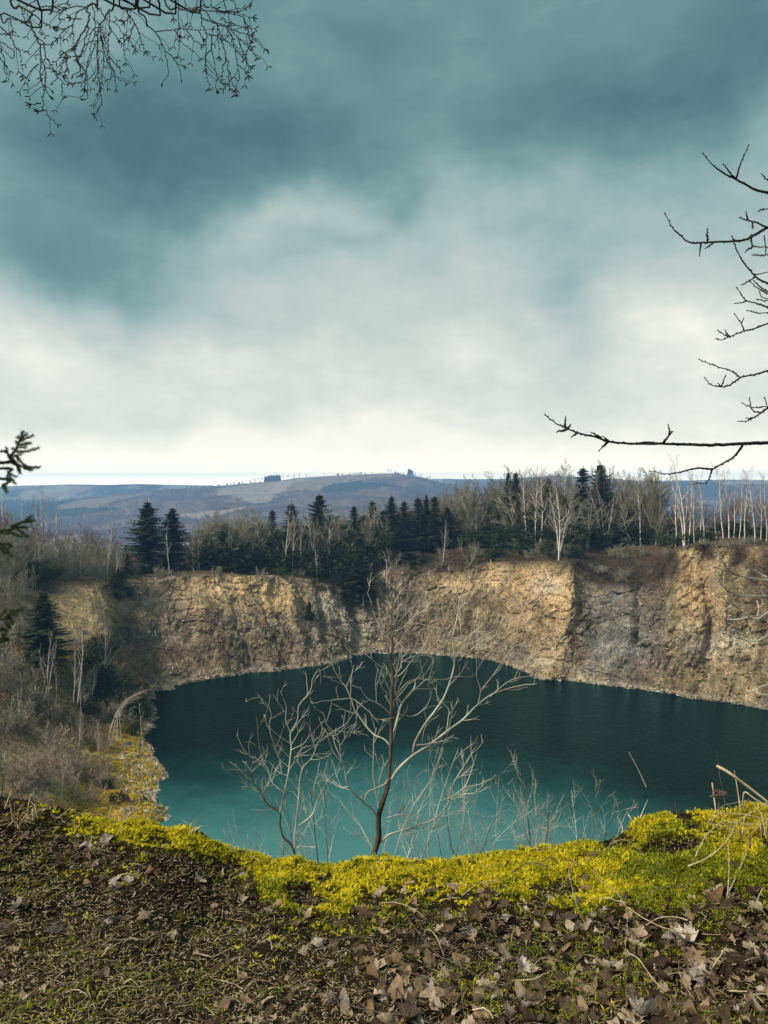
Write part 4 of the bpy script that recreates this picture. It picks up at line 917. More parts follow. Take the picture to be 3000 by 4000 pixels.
def wpoints(n_, box, seed, keep):
    x, y, U, V = sample(n_, *box, seed); mo, _, _, _ = moss_amount(x, y); r = np.random.default_rng(seed + 1); ok = r.random(len(x)) < keep(mo, U, V); return x[ok], y[ok], U[ok], V[ok], mo[ok]
x, y, U, V, mo = wpoints(150000, (-900, 4200, 3090, 4000), 401, lambda m_, U, V: np.where(m_ > .3, m_, m_ * .25) * np.clip((4300 - V) / 900, .3, 1))
lipV = np.interp(U, ep[:, 0], ep[:, 1]); grn = fbm(np.stack([x, y, x * 0], -1) * 5, 3, 340) + np.clip((U - 2200) / 2600, -.05, .16) + np.clip((V - lipV - 110) / 700, -.12, .3) + rng.normal(0, .07, len(x)) > .655
z = ledge(x, y) + mo * .012 + mo * (fbm(np.stack([x, y, x * 0], -1) * 14, 2, 320) - .4) * .02
tag(link('moss', blades('moss', x[~grn], y[~grn], z[~grn], 6, .019, .0034, .9, M_moss, 402)), 'bright yellow green cushion moss along the lip of the ledge', 'moss', kind='stuff')
tag(link('moss', blades('moss_green', x[grn], y[grn], z[grn], 6, .018, .0032, .9, M_moss2, 403)), 'darker green moss patches at the right and between the leaves', 'moss', kind='stuff')
x, y, U, V, mo = wpoints(115000, (-900, 4200, 3100, 4080), 411, lambda m_, U, V: np.clip(1.0 - m_ * 1.2, .03, 1) * np.where(U < 1500, 1, .55) * np.clip((V - 3000) / 300, .2, 1))
z = ledge(x, y) + .002
tag(link('fine_litter', blades('fine_litter', x, y, z, 2, .020, .0022, 2.6, M_litter, 412, .3, .35)), 'dark matted moss shreds, needles and crumbs covering the soil', 'litter', kind='stuff')
x, y, U, V, mo = wpoints(18000, (-900, 4200, 3100, 4080), 421, lambda m_, U, V: np.clip(.8 - m_ * .3, .1, 1) * np.where(U < 1400, .42, .9))
sc2 = fbm(np.stack([x, y, x * 0], -1) * 3, 2, 422) > .5; x, y = x[sc2], y[sc2]; z = ledge(x, y)
tag(link('sparse_grass', blades('sparse_grass', x, y, z, 3, .030, .0022, 1.1, M_moss2, 423, .8)), 'sparse short olive green shoots in the leaf litter', 'grass', kind='stuff')
x, y, U, V, mo = wpoints(7600, (-900, 4200, 3100, 4080), 431, lambda m_, U, V: np.clip(.9 - m_ * .75, .03, 1)); z = ledge(x, y) + .004
tag(link('dead_grass', blades('dead_grass', x, y, z, 1, .045, .0015, 2.8, M_dead, 432, .25, .35)), 'short straw coloured dead grass lying over the litter', 'dead grass', kind='stuff')
# tufts of green grass and of straw that one can count
def tuft(name, U, V, n_, h, w_, lean, mat, lab, seed, cat='grass tuft', grp=None, bend=.8):
    x, y, _, _ = sample(1, U, U + 1, V, V + 1, seed)
    if not len(x): x = np.array([(U - 1500) / FPX * YE]); y = np.array([YE])
    me = blades(name, np.zeros(n_) + np.random.default_rng(seed).normal(0, .012, n_), np.random.default_rng(seed + 1).normal(0, .012, n_), np.zeros(n_), 1, h, w_, lean, mat, seed, bend)
    return tag(link(name, me, loc=(x[0], y[0], ledge(x, y)[0])), lab, cat, grp)
for i, (U, V, nn_, h, mt, lab) in enumerate([
    (2590, 3440, 26, .11, M_grass, 'long green grass tuft in the moss on the right'), (2230, 3860, 20, .09, M_grass, 'dark green grass tuft among leaves at the bottom right'),
    (540, 3870, 9, .06, M_grass, 'small light green rosette of shoots at the lower left'), (1790, 3800, 16, .07, M_grass, 'green grass tuft beside crossed twigs in the lower middle'),
    (1980, 3720, 20, .09, M_grass, 'green grass tuft in the middle of the leaves, right of centre'), (1060, 3900, 14, .06, M_grass, 'green tuft at the bottom left of centre'),
    (415, 3430, 10, .07, M_grass, 'thin green tuft on the left of the ledge'), (60, 3230, 18, .14, M_dead, 'straw tuft standing at the left end of the ledge'),
    (120, 3200, 14, .12, M_dead, 'straw tuft leaning right at the left end of the ledge'), (480, 3220, 10, .10, M_dead, 'star shaped straw tuft on the left lip of the moss'),
    (740, 3270, 16, .09, M_dead, 'pale straw tuft against the water, left lip'), (950, 3350, 18, .09, M_dead, 'pale straw tuft in the dip of the lip'),
    (2990, 3280, 22, .20, M_dead, 'big sheaf of straw at the right edge'), (2900, 3300, 14, .20, M_dead, 'sheaf of bent straw near the right edge'),
    (380, 3330, 14, .09, M_dead, 'straw tuft lying on the left part of the ledge'), (350, 3280, 12, .07, M_dead, 'low straw tuft behind the left leaves'), (1600, 3420, 8, .07, M_dead, 'few straws around the leaf heap on the moss')]):
    tuft('grass_tuft', U, V, nn_, h, .003, .9, mt, lab, 500 + i)

# ---- fallen leaves
def leaf_mesh(seed, kind):
    r = np.random.default_rng(seed); nA = 40; th = np.linspace(0, 2 * math.pi, nA, endpoint=False)
    if kind == 0:      # lobed maple-like
        rad = .52 + .26 * np.abs(np.cos(2.5 * (th - math.pi / 2) + r.normal(0, .1))) ** .9 * (1 + .3 * np.cos(th + r.uniform(0, 6))) + .07 * np.cos(13 * th + r.uniform(0, 6)) + r.normal(0, .045, nA); rad *= np.where(np.sin(th) < -.75, .6, 1)
    elif kind == 1:    # oval
        rad = 1 / np.sqrt((np.cos(th) / .55) ** 2 + (np.sin(th)) ** 2) * (1 + r.normal(0, .03, nA))
    else:              # long oak-like lobes
        rad = 1 / np.sqrt((np.cos(th) / .50) ** 2 + (np.sin(th)) ** 2) * (1 + .16 * np.sin(9 * th)) * (1 + r.normal(0, .03, nA))
    rings = [.0, .3, .62, .85, 1.0]; V = [[0, 0]]
    for q in rings[1:]: V += [[math.cos(t_) * R_ * q, math.sin(t_) * R_ * q] for t_, R_ in zip(th, rad)]
    V = np.array(V); x, y = V[:, 0], V[:, 1]
    cx, cy, cw = r.normal(0, .55), r.normal(0, .45), r.normal(0, .7)
    z = cx * x * x + cy * y * y + cw * x * y + .10 * np.abs(x) + .22 * (fbm(np.stack([x * 1.6, y * 1.6, x * 0 + seed], -1), 2, seed) - .5) + .05 * (noise3(np.stack([x * 6, y * 6, x * 0], -1), seed) - .5)
    e_ = np.sqrt(x * x + y * y); z = z + r.uniform(.2, 1.0) * np.clip(e_ - .5, 0, 1) ** 1.5 * (np.sin(np.arctan2(y, x) * 2 + r.uniform(0, 6)) + .3)
    z = z - .03 * np.exp(-(x / .05) ** 2)
    V3 = np.stack([x, y, z], 1); F3 = [[0, 1 + i, 1 + (i + 1) % nA] for i in range(nA)]; F4 = []
    for q in range(3):
        a = 1 + q * nA; b = a + nA; F4 += [[a + i, b + i, b + (i + 1) % nA, a + (i + 1) % nA] for i in range(nA)]
    st = np.array([[0, -.0, z[0] + .01], [0, -.6, 0], [.05, -1.35, .12]]); SV, SF = tubes([(st, np.array([.022, .018, .015]))], 3)
    V3 = np.concatenate([V3, SV]) ; return V3, [np.array(F3), np.concatenate([np.array(F4), SF + len(x)])]
def leaf_material(name, a, b):
    m, n = mat_new(name); co = n.node('ShaderNodeTexCoord').outputs['Object']; oi = n.node('ShaderNodeObjectInfo').outputs['Random']
    f = n.noise(co, 2.2, 5, .65); g = n.noise(co, 9, 3, .7)
    c = n.ramp(f, [(.3, a), (.68, b)]); c = n.mix(1.0, c, n.ramp(oi, [(0, (.62, .62, .62)), (1, (1.28, 1.26, 1.22))]), 'MULTIPLY')
    c = n.mix(n.ramp(g, [(.62, (0, 0, 0)), (.72, (.8, .8, .8))]), c, (a[0] * .35, a[1] * .33, a[2] * .3, 1))
    sxy = n.node('ShaderNodeSeparateXYZ'); n.link(co, sxy.inputs[0]); ax = n.math('ABSOLUTE', sxy.outputs[0])
    vein = n.math('MULTIPLY', n.math('LESS_THAN', n.math('ABSOLUTE', n.math('SUBTRACT', n.math('FRACT', n.math('MULTIPLY', n.math('SUBTRACT', sxy.outputs[1], n.math('MULTIPLY', ax, .8)), 3.2)), .5)), .05), .35)
    c = n.mix(vein, c, (b[0] * 1.25, b[1] * 1.2, b[2] * 1.1, 1))
    finish(n, c, .6, .25, f, .5, .15, transl=.18); return m
LM = [('tan', leaf_material('tan_leaf', (.24, .16, .105), (.56, .42, .30))), ('brown', leaf_material('brown_leaf', (.05, .034, .024), (.20, .135, .095))),
      ('pale grey', leaf_material('grey_leaf', (.22, .18, .16), (.62, .54, .48))), ('rusty', leaf_material('rusty_leaf', (.11, .055, .03), (.30, .17, .10)))]
LP = []
for mi, (cn, mt) in enumerate(LM):
    for k in range(4):
        V3, F3 = leaf_mesh(600 + mi * 10 + k, [0, 1, 2, 1][k]); LP.append((mi, [0, 1, 2, 1][k], mesh_np(cn.replace(' ', '_') + '_leaf', V3, F3, mt, True)))
LR = random.Random(77)
def put_leaf(U, V, size, mi, shape, lab, grp, tilt=.5, lift=.006):
    x, y, _, _ = sample(1, U, U + .5, V, V + .5, LR.randrange(10 ** 6))
    if not len(x): return None
    c_ = [p for p in LP if p[0] == mi and (shape is None or p[1] == shape)]; me = LR.choice(c_)[2]
    o = link('fallen_leaf', me, loc=(x[0], y[0], float(ledge(x, y)[0]) + lift)); s = size / 2
    o.scale = (s * LR.uniform(.85, 1.15), s, s * LR.uniform(.7, 1.5)); o.rotation_euler = (LR.gauss(0, tilt) + .12, LR.gauss(0, tilt), LR.uniform(0, 6.28))
    return tag(o, lab, 'leaf', grp)
SN = {0: 'lobed', 1: 'oval', 2: 'wavy edged'}
for U, V, s, mi, sh, lab in [
    (1490, 3385, .085, 2, 0, 'pinkish grey leaf crumpled on top of the moss lip, centre'), (1470, 3412, .085, 2, 1, 'smooth grey leaf curling over the moss just below the pinkish one'),
    (570, 3600, .085, 0, 0, 'big pale leaf propped up on the left part of the litter'), (500, 3460, .07, 2, 0, 'dark shadowed grey leaf on the left, behind the big pale one'),
    (2690, 3690, .11, 2, 0, 'large grey maple leaf lying flat, right of centre'), (2480, 3660, .09, 0, 0, 'tan leaf folded beside the large grey maple leaf'),
    (2870, 3790, .115, 1, 1, 'large round brown leaf at the lower right'), (2720, 3840, .08, 2, 1, 'whitish curled leaf below the round brown one'),
    (2040, 3800, .075, 2, 0, 'star shaped grey leaf in the lower middle right'), (1570, 3680, .075, 1, 0, 'brown lobed leaf lying in the lower middle'),
    (1690, 3910, .085, 0, 1, 'ribbed tan oval leaf near the bottom middle'), (1320, 3920, .10, 2, 1, 'veined grey leaf near the bottom, left of the middle'),
    (1780, 3480, .075, 0, 1, 'small tan leaf curled below the moss'), (1590, 3460, .075, 0, 1, 'pale shell like leaf under the moss lip'),
    (1200, 3580, .055, 0, 1, 'tan leaf lying open left of the middle'), (2200, 3600, .10, 1, 0, 'broad brown leaf below the right moss bank'),
    (2280, 3630, .07, 0, 1, 'cream leaf tip overlapping the broad brown leaf'), (2790, 3520, .10, 3, 1, 'upright rusty leaf stuck in the moss at the right'),
    (110, 3900, .05, 0, 1, 'small cream leaf at the lower left'), (1240, 3690, .06, 2, 1, 'dull leaf among black soil in the middle left'),
    (2500, 3990, .12, 2, 0, 'big pale leaf cut by the bottom edge at the right'), (1600, 3990, .10, 1, 0, 'brown leaf cut by the bottom edge in the middle'),
    (60, 3560, .07, 2, 0, 'lilac grey leaf at the left edge'), (420, 3290, .08, 2, 1, 'pale pink leaf at the left, behind the straw')]:
    put_leaf(U, V, s, mi, sh, lab, None, .25, .018)
def zone_of(U, V):
    if V < 3330: return 'on the left end of the ledge' if U < 900 else 'on the moss at the lip'
    if U < 1000: return 'in the dark litter on the left'
    if U < 1500: return 'in the middle litter'
    if U < 2150: return 'right of the middle' if V < 3800 else 'at the bottom middle right'
    return 'below the right moss bank' if V < 3750 else 'in the leaf drift at the bottom right'
def dens(U, V):
    if V < 3330: return .5 if U < 350 else .16
    if U < 850: return .22 if V < 3500 else .07
    if U < 1400: return .16 if V < 3850 else .22
    b_ = np.interp(U, MV[:, 0], MV[:, 1]); 
    if V < b_ - 40: return .06
    return .42 if U < 2100 else .52
cnt_ = 0; tries = 0; extra = []
while cnt_ < 275 and tries < 20000:
    tries += 1; U = LR.uniform(-40, 3040); V = 3110 + 930 * LR.random() ** .8
    if LR.random() > dens(U, V): continue
    mi = LR.choices([0, 1, 2, 3], [.33, .34, .22, .11])[0]; sh = LR.choice([0, 1, 2]); s = LR.uniform(.028, .068) if U > 1400 else LR.uniform(.03, .065)
    if put_leaf(U, V, s, mi, sh, LM[mi][0] + ' ' + SN[sh] + ' dead leaf ' + zone_of(U, V), 'fallen leaves'): cnt_ += 1
# leaf crumbs and half buried leaves beyond those: one mass
bV, bF, off = [], [], 0; rl = np.random.default_rng(88); k = 0
x, y, U, V, mo = wpoints(6400, (-900, 4200, 3110, 4080), 441, lambda m_, U, V: np.array([dens(u_, v_) for u_, v_ in zip(U, V)]) * .9)
base_lv = [leaf_mesh(650 + q, [0, 1, 2][q % 3]) for q in range(6)]
by4, by3 = [], []
for i in range(len(x)):
    LV, LF = base_lv[i % 6]; s = rl.uniform(.010, .030) if U[i] < 1400 else rl.uniform(.014, .046); a, bx, by_ = rl.uniform(0, 6.28), rl.normal(0, .5), rl.normal(0, .5)
    ca, sa = math.cos(a), math.sin(a); Rz = np.array([[ca, -sa, 0], [sa, ca, 0], [0, 0, 1]]); cb, sb = math.cos(bx), math.sin(bx); Rx = np.array([[1, 0, 0], [0, cb, -sb], [0, sb, cb]]); cd, sd = math.cos(by_), math.sin(by_); Ry = np.array([[cd, 0, sd], [0, 1, 0], [-sd, 0, cd]])
    bV.append((LV * s) @ (Rz @ Rx @ Ry).T + np.array([x[i], y[i], float(ledge(x[i], y[i])) + .006])); by3.append(LF[0] + off); by4.append(LF[1] + off); off += len(LV)
M_crumb = leafy_mat('leaf_crumbs', [(0, (.03, .02, .014)), (.5, (.10, .068, .046)), (.75, (.27, .18, .12)), (1, (.42, .34, .28))], .15, .75, 0, 40)
tag(link('leaf_litter', mesh_np('leaf_litter', np.concatenate(bV), [np.concatenate(by3), np.concatenate(by4)], M_crumb, True)), 'small broken dead leaves half buried in the litter', 'leaf litter', kind='stuff')

# ---- fallen twigs and straws lying on the ledge, traced in the photograph
def lay(pts, r0, lift=.012, r1=None, k=14, arch=0.0):
    P = []
    for U, V in pts:
        x, y, _, _ = sample(1, U, U + .2, V, V + .2, 1)
        if len(x): P.append([x[0], y[0], float(ledge(x, y)[0]) + lift])
    if len(P) < 2: return None
    P = catmull(np.array(P), 6) if len(P) > 2 else np.array(P); P, R = resample(P, np.linspace(r0, r1 or r0 * .5, len(P)), k)
    P[:, 2] += np.sin(np.linspace(0, math.pi, k)) * arch + np.random.default_rng(int(abs(pts[0][0]))).normal(0, .0015, k); return P, R
M_twig = bark_mat('fallen_twig', (.045, .035, .028), (.15, .125, .10), 40, .5, .3)
M_stalk = bark_mat('straw_stalk', (.26, .19, .11), (.56, .46, .31), 30, .5, .25)
K1 = 1000 / 1659.0
def q1(l): return [(x * K1, 3050 + y * K1) for x, y in l]
def q2(l): return [(1000 + x * K1, 3050 + y * K1) for x, y in l]
def q3(l): return [(2000 + x * K1, 2900 + y * K1) for x, y in l]
twl = [
 (q1([(370, 1190), (500, 1110), (600, 1030), (690, 960)]), .004, M_twig, 'straight grey twig lying across the left litter'),
 (q1([(155, 1265), (230, 1240), (300, 1190)]), .004, M_twig, 'short grey twig left of the straight one'),
 (q1([(260, 1520), (400, 1490), (560, 1420)]), .004, M_twig, 'long dark twig near the bottom left'),
 (q1([(1120, 1535), (1230, 1500), (1345, 1435)]), .008, M_twig, 'thick dark stick end at the bottom, left of the middle'),
 (q1([(980, 1140), (1060, 1080), (1130, 1040)]), .004, M_twig, 'short black stick left of the middle'),
 (q1([(880, 1495), (960, 1500), (990, 1490)]), .005, M_twig, 'small pale stick piece at the bottom left'),
 (q1([(1570, 960), (1580, 1130), (1640, 1260)]), .0025, M_twig, 'thin upright twig left of the middle'),
 (q1([(380, 1200), (560, 1190), (780, 1170), (790, 1110)]), .0025, M_twig, 'thin angled twig below the straight grey one'),
 (q1([(500, 1370), (620, 1290), (700, 1250)]), .0022, M_twig, 'thin twig low on the left'),
 (q2([(1630, 700), (1540, 770), (1430, 870), (1430, 930)]), .0035, M_twig, 'pale twig slanting down from the moss, right of the middle'),
 (q2([(900, 1495), (930, 1350), (1030, 1180), (1060, 1060), (1120, 830)]), .005, M_twig, 'long dark twig rising from the bottom middle to the moss'),
 (q2([(900, 1495), (960, 1570)]), .004, M_twig, 'fork end of twig at the bottom middle'),
 (q2([(940, 1550), (720, 1520), (520, 1460), (505, 1380), (520, 1280), (600, 1150), (720, 1040)]), .004, M_twig, 'long curved hooked twig left of the bottom middle'),
 (q2([(230, 1380), (360, 1400), (420, 1420)]), .004, M_twig, 'short stick beside the hooked twig'),
 (q2([(960, 1170), (1080, 1140), (1200, 1210), (1290, 1160), (1400, 1090), (1640, 1000)]), .0032, M_twig, 'crooked dark twig running right through the leaves'),
 (q2([(1200, 1210), (1300, 1300), (1450, 1340), (1659, 1400)]), .004, M_twig, 'dark twig crossing the leaves to the right'),
 (q2([(980, 920), (1020, 990), (1100, 1120), (1180, 1200), (1330, 1380), (1440, 1500), (1450, 1570)]), .0035, M_twig, 'long slanting twig from moss to the bottom right of middle'),
 (q2([(1440, 1500), (1510, 1450)]), .003, M_twig, 'side shoot of twig near the bottom'),
 (q2([(1290, 1170), (1320, 1400), (1350, 1570)]), .0025, M_twig, 'thin vertical twig near the bottom right of middle'),
 (q2([(820, 840), (900, 880), (1000, 920), (1100, 960)]), .003, M_stalk, 'light straw below the moss in the middle'),
 (q2([(1090, 990), (1150, 1060), (1220, 1170)]), .0045, M_stalk, 'pale bright straw lying steeply right of the middle'),
 (q2([(1180, 710), (1390, 705)]), .0028, M_stalk, 'straight straw lying along the moss'),
 (q2([(1330, 790), (1480, 740), (1600, 710)]), .0025, M_stalk, 'thin straw slanting over the moss'),
 (q2([(1360, 555), (1450, 630), (1540, 700)]), .002, M_stalk, 'fine straw crossing the moss top'),
 (q3([(650, 725), (560, 760), (530, 850), (560, 930), (680, 1040), (740, 1130), (745, 1260), (730, 1380)]), .004, M_stalk, 'greenish looping stem arching in the right moss'),
 (q3([(820, 620), (890, 700), (880, 780), (780, 880), (700, 950)]), .003, M_grass, 'green curved stem in the right moss'),
 (q3([(600, 730), (700, 725), (850, 770)]), .003, M_stalk, 'light stem bending over the moss'),
 (q3([(745, 1140), (850, 1220), (1000, 1270), (1150, 1300), (1350, 1310)]), .0035, M_stalk, 'pale stem running right beneath the moss bank'),
 (q3([(355, 740), (370, 900), (420, 1120), (490, 1240)]), .003, M_stalk, 'upright straw on the right moss slope'),
 (q3([(320, 970), (380, 900), (410, 790)]), .0025, M_stalk, 'short straw on the right moss slope'),
 (q3([(80, 770), (180, 740), (300, 715)]), .003, M_twig, 'brown twig on top of the moss'),
 (q3([(0, 910), (100, 870), (240, 850)]), .005, M_twig, 'black twig under the moss step'),
 (q3([(1180, 790), (1250, 690), (1350, 600), (1420, 575), (1560, 575), (1659, 520)]), .0055, M_stalk, 'stout bent straw arching down from the right edge'),
 (q3([(1390, 1040), (1470, 880), (1530, 740), (1525, 650)]), .0065, M_stalk, 'thick upright pale stalk at the right'),
 (q3([(1395, 1040), (1405, 900), (1400, 700), (1420, 560)]), .004, M_stalk, 'thin upright straw beside the thick stalk'),
 (q3([(1140, 860), (1300, 820), (1400, 720), (1480, 590), (1659, 430)]), .0065, M_stalk, 'long straw stalk slanting up to the right edge'),
 (q3([(1210, 890), (1260, 850), (1350, 800)]), .003, M_stalk, 'straw end beside the thick stalk'),
 (q3([(1280, 575), (1350, 520), (1500, 520), (1659, 525)]), .0055, M_stalk, 'straw lying flat on the right moss top'),
 (q3([(1270, 570), (1400, 470), (1520, 420), (1659, 400)]), .004, M_stalk, 'straw rising from the moss to the right edge'),
 (q3([(780, 1120), (950, 1020), (1120, 990), (1160, 950)]), .0035, M_twig, 'dark branched twig below the grass tuft'),
 (q3([(400, 1380), (560, 1300), (690, 1230)]), .003, M_twig, 'twig slanting on leaves at the right'),
 (q3([(740, 1410), (800, 1500), (900, 1600), (1000, 1650)]), .0045, M_stalk, 'pale curved stalk at the lower right'),
 (q3([(1300, 1520), (1370, 1440), (1390, 1370)]), .005, M_stalk, 'pale curved stick beside the round brown leaf'),
 (q3([(0, 1600), (140, 1645), (260, 1580), (300, 1500)]), .0032, M_stalk, 'thin looping stem at the lower right of middle'),
 (q3([(0, 1720), (100, 1750), (240, 1820)]), .005, M_twig, 'dark stick at the bottom right of middle'),
 (q3([(1080, 1450), (1090, 1580), (1180, 1700)]), .0022, M_stalk, 'fine straw at the lower right'),
 (q3([(730, 1640), (740, 1825)]), .0022, M_twig, 'hair thin stem at the bottom right'),
 (q3([(1590, 1110), (1659, 1060)]), .004, M_stalk, 'short straw at the right edge in the leaves')]
for i, (pts, r0, mt, lab) in enumerate(twl):
    pr = lay(pts, r0 * .5, .016 + .006 * (i % 4), arch=.01 + .012 * (i % 3))
    if not pr: continue
    P, R = pr; rs = np.random.default_rng(900 + i); polys = [(P, R)]
    if mt is M_twig and len(pts) > 2:
        for j in range(3):
            a = rs.integers(3, 11); d = P[min(a + 1, 13)] - P[a]; sd = unit(d + rs.normal(0, .6, 3) * np.linalg.norm(d)); sd[2] = abs(sd[2]) * .3; polys.append((np.array([P[a], P[a] + sd * .03, P[a] + sd * .06 + [0, 0, .004]]), np.array([R[a] * .6, R[a] * .5, R[a] * .3])))
    if mt is M_grass: o = link('bent_grass', tube_mesh('bent_grass', polys, mt, 5))
    else: o = link('fallen_twig' if mt is M_twig else 'straw_stalk', tube_mesh('stem', polys, mt, 6))
    tag(o, lab, 'twig' if mt is M_twig else 'stalk')
# random small ones
for i in range(70):
    U = LR.uniform(0, 3000); V = LR.uniform(3330, 3980); a = LR.uniform(-.7, .7) + (3.14 if LR.random() < .5 else 0); L = LR.uniform(50, 190); cu = LR.uniform(-.5, .5)
    pts = [(U, V), (U + math.cos(a) * L * .5, V + math.sin(a) * L * .3), (U + math.cos(a + cu) * L, V + math.sin(a + cu) * L * .6)]
    if min(p[1] for p in pts) < 3300: continue
    dk_ = LR.random() < .6; pr = lay(pts, LR.uniform(.0012, .003), .014, arch=LR.uniform(0, .02), k=8)
    if pr: tag(link('fallen_twig' if dk_ else 'straw_stalk', tube_mesh('stem', [pr], M_twig if dk_ else M_stalk, 5)), ('thin dark twig ' if dk_ else 'thin dry straw ') + zone_of(U, V), 'twig' if dk_ else 'stalk', 'small twigs and straws in the litter')
# stalks standing against the water
def stand(pts, Y, r0, mat, name, lab, cat, r1=None, extra=None):
    P = np.array([at(U, V, Y + .02 * i) for i, (U, V) in enumerate(pts)]); P = catmull(P, 5); R = np.linspace(r0, r1 or r0 * .6, len(P)); polys = [(P, R)] + (extra or [])
    return tag(link(name, tube_mesh(name, polys, mat, 6)), lab, cat)
stand(q3([(1700, 420), (1560, 310), (1440, 220), (1380, 180), (1325, 152)]), 3.0, .0048, M_stalk, 'straw_stalk', 'thick broken stalk sticking out over the water at the right edge', 'stalk', .006)
stand(q3([(1700, 440), (1580, 370), (1508, 322), (1500, 400), (1530, 440)]), 3.0, .0032, M_stalk, 'straw_stalk', 'folded stalk below the thick broken one', 'stalk', .003)
stand(q3([(1352, 500), (1340, 420), (1342, 345)]), 3.35, .002, M_twig, 'umbel_stem', 'dry flower stem with flat seed head standing against the water', 'dry flower', .0015,
      [(np.array([at(*q3([(a, b)])[0], 3.37) for a, b in l]), np.array([.0045, .007, .0025])) for l in ([(1342, 345), (1370, 330), (1405, 350)], [(1342, 345), (1310, 345), (1280, 350)], [(1342, 345), (1330, 312), (1300, 312)], [(1342, 345), (1345, 318), (1395, 325)])])
stand(q3([(1385, 460), (1370, 330), (1345, 210), (1325, 60)]), 3.4, .0022, M_twig, 'dry_stem', 'tall thin dry stem right of the seed head', 'dry stem', .001)
stand(q3([(1320, 440), (1310, 360), (1297, 262)]), 3.4, .002, M_stalk, 'dry_stem', 'short beaded stem left of the seed head', 'dry stem', .0035)
stand(q3([(1480, 440), (1465, 330), (1440, 180)]), 3.4, .003, M_stalk, 'dry_stem', 'pale bent stem between the seed head and the right edge', 'dry stem', .0012)
stand(q3([(780, 585), (810, 570), (780, 510), (752, 465)]), 3.45, .002, M_stalk, 'straw_stalk', 'single straw rising from the right moss lip', 'stalk', .003)
for i, (l, lab) in enumerate([([(800, 560), (850, 440), (880, 370)], 'thin pale shoot beyond the right moss lip'), ([(715, 600), (712, 540), (680, 480)], 'short pale shoot beyond the right moss lip'), ([(870, 290), (820, 180), (755, 60)], 'long thin dangling shoot over the dark water on the right')]):
    stand(q3(l), 4.6, .003, M_near_pale, 'thin_shoot', lab, 'shoot', .0012)
for i, (l, lab) in enumerate([([(10, 90), (20, 0), (5, -110)], 'dark dry stem at the left edge of the ledge'), ([(60, 140), (110, 70), (190, -60), (270, -150)], 'slanting dry stem with withered leaves, left'), ([(370, 245), (460, 175)], 'bright straw rising from the left ledge'), ([(475, 245), (600, 140), (670, 50)], 'long thin stem rising right of the bright straw'),
        ([(765, 345), (800, 270), (805, 225)], 'straw standing on the left moss lip'), ([(175, 200), (205, 85), (240, 180)], 'bent straw on the left ledge'), ([(30, 180), (75, 60)], 'short straw at the far left'), ([(700, 240), (722, 165)], 'short pale straw in front of the ochre point'), ([(100, 350), (80, 250), (60, 130)], 'pale straw at the left among leaves')]):
    stand(q1(l), 3.25, .0022, M_stalk if i not in (0, 1, 3) else M_twig, 'dry_stem', lab, 'dry stem', .0014)

same = {}
for o in list(C.objects):
    if o.parent is None and o.get('group') in ('fallen leaves', 'small twigs and straws in the litter'): same.setdefault(o['label'], []).append(o)
for lab, lst in same.items():
    if len(lst) > 1:
        lst.sort(key=lambda o: float(proj(np.array(o.location if o.name.startswith('fallen_leaf') else o.data.vertices[0].co))[0]))
        for i, o in enumerate(lst): o['label'] = lab.replace(' dead leaf', ' leaf') + ', ' + ORD[min(i, 21)]
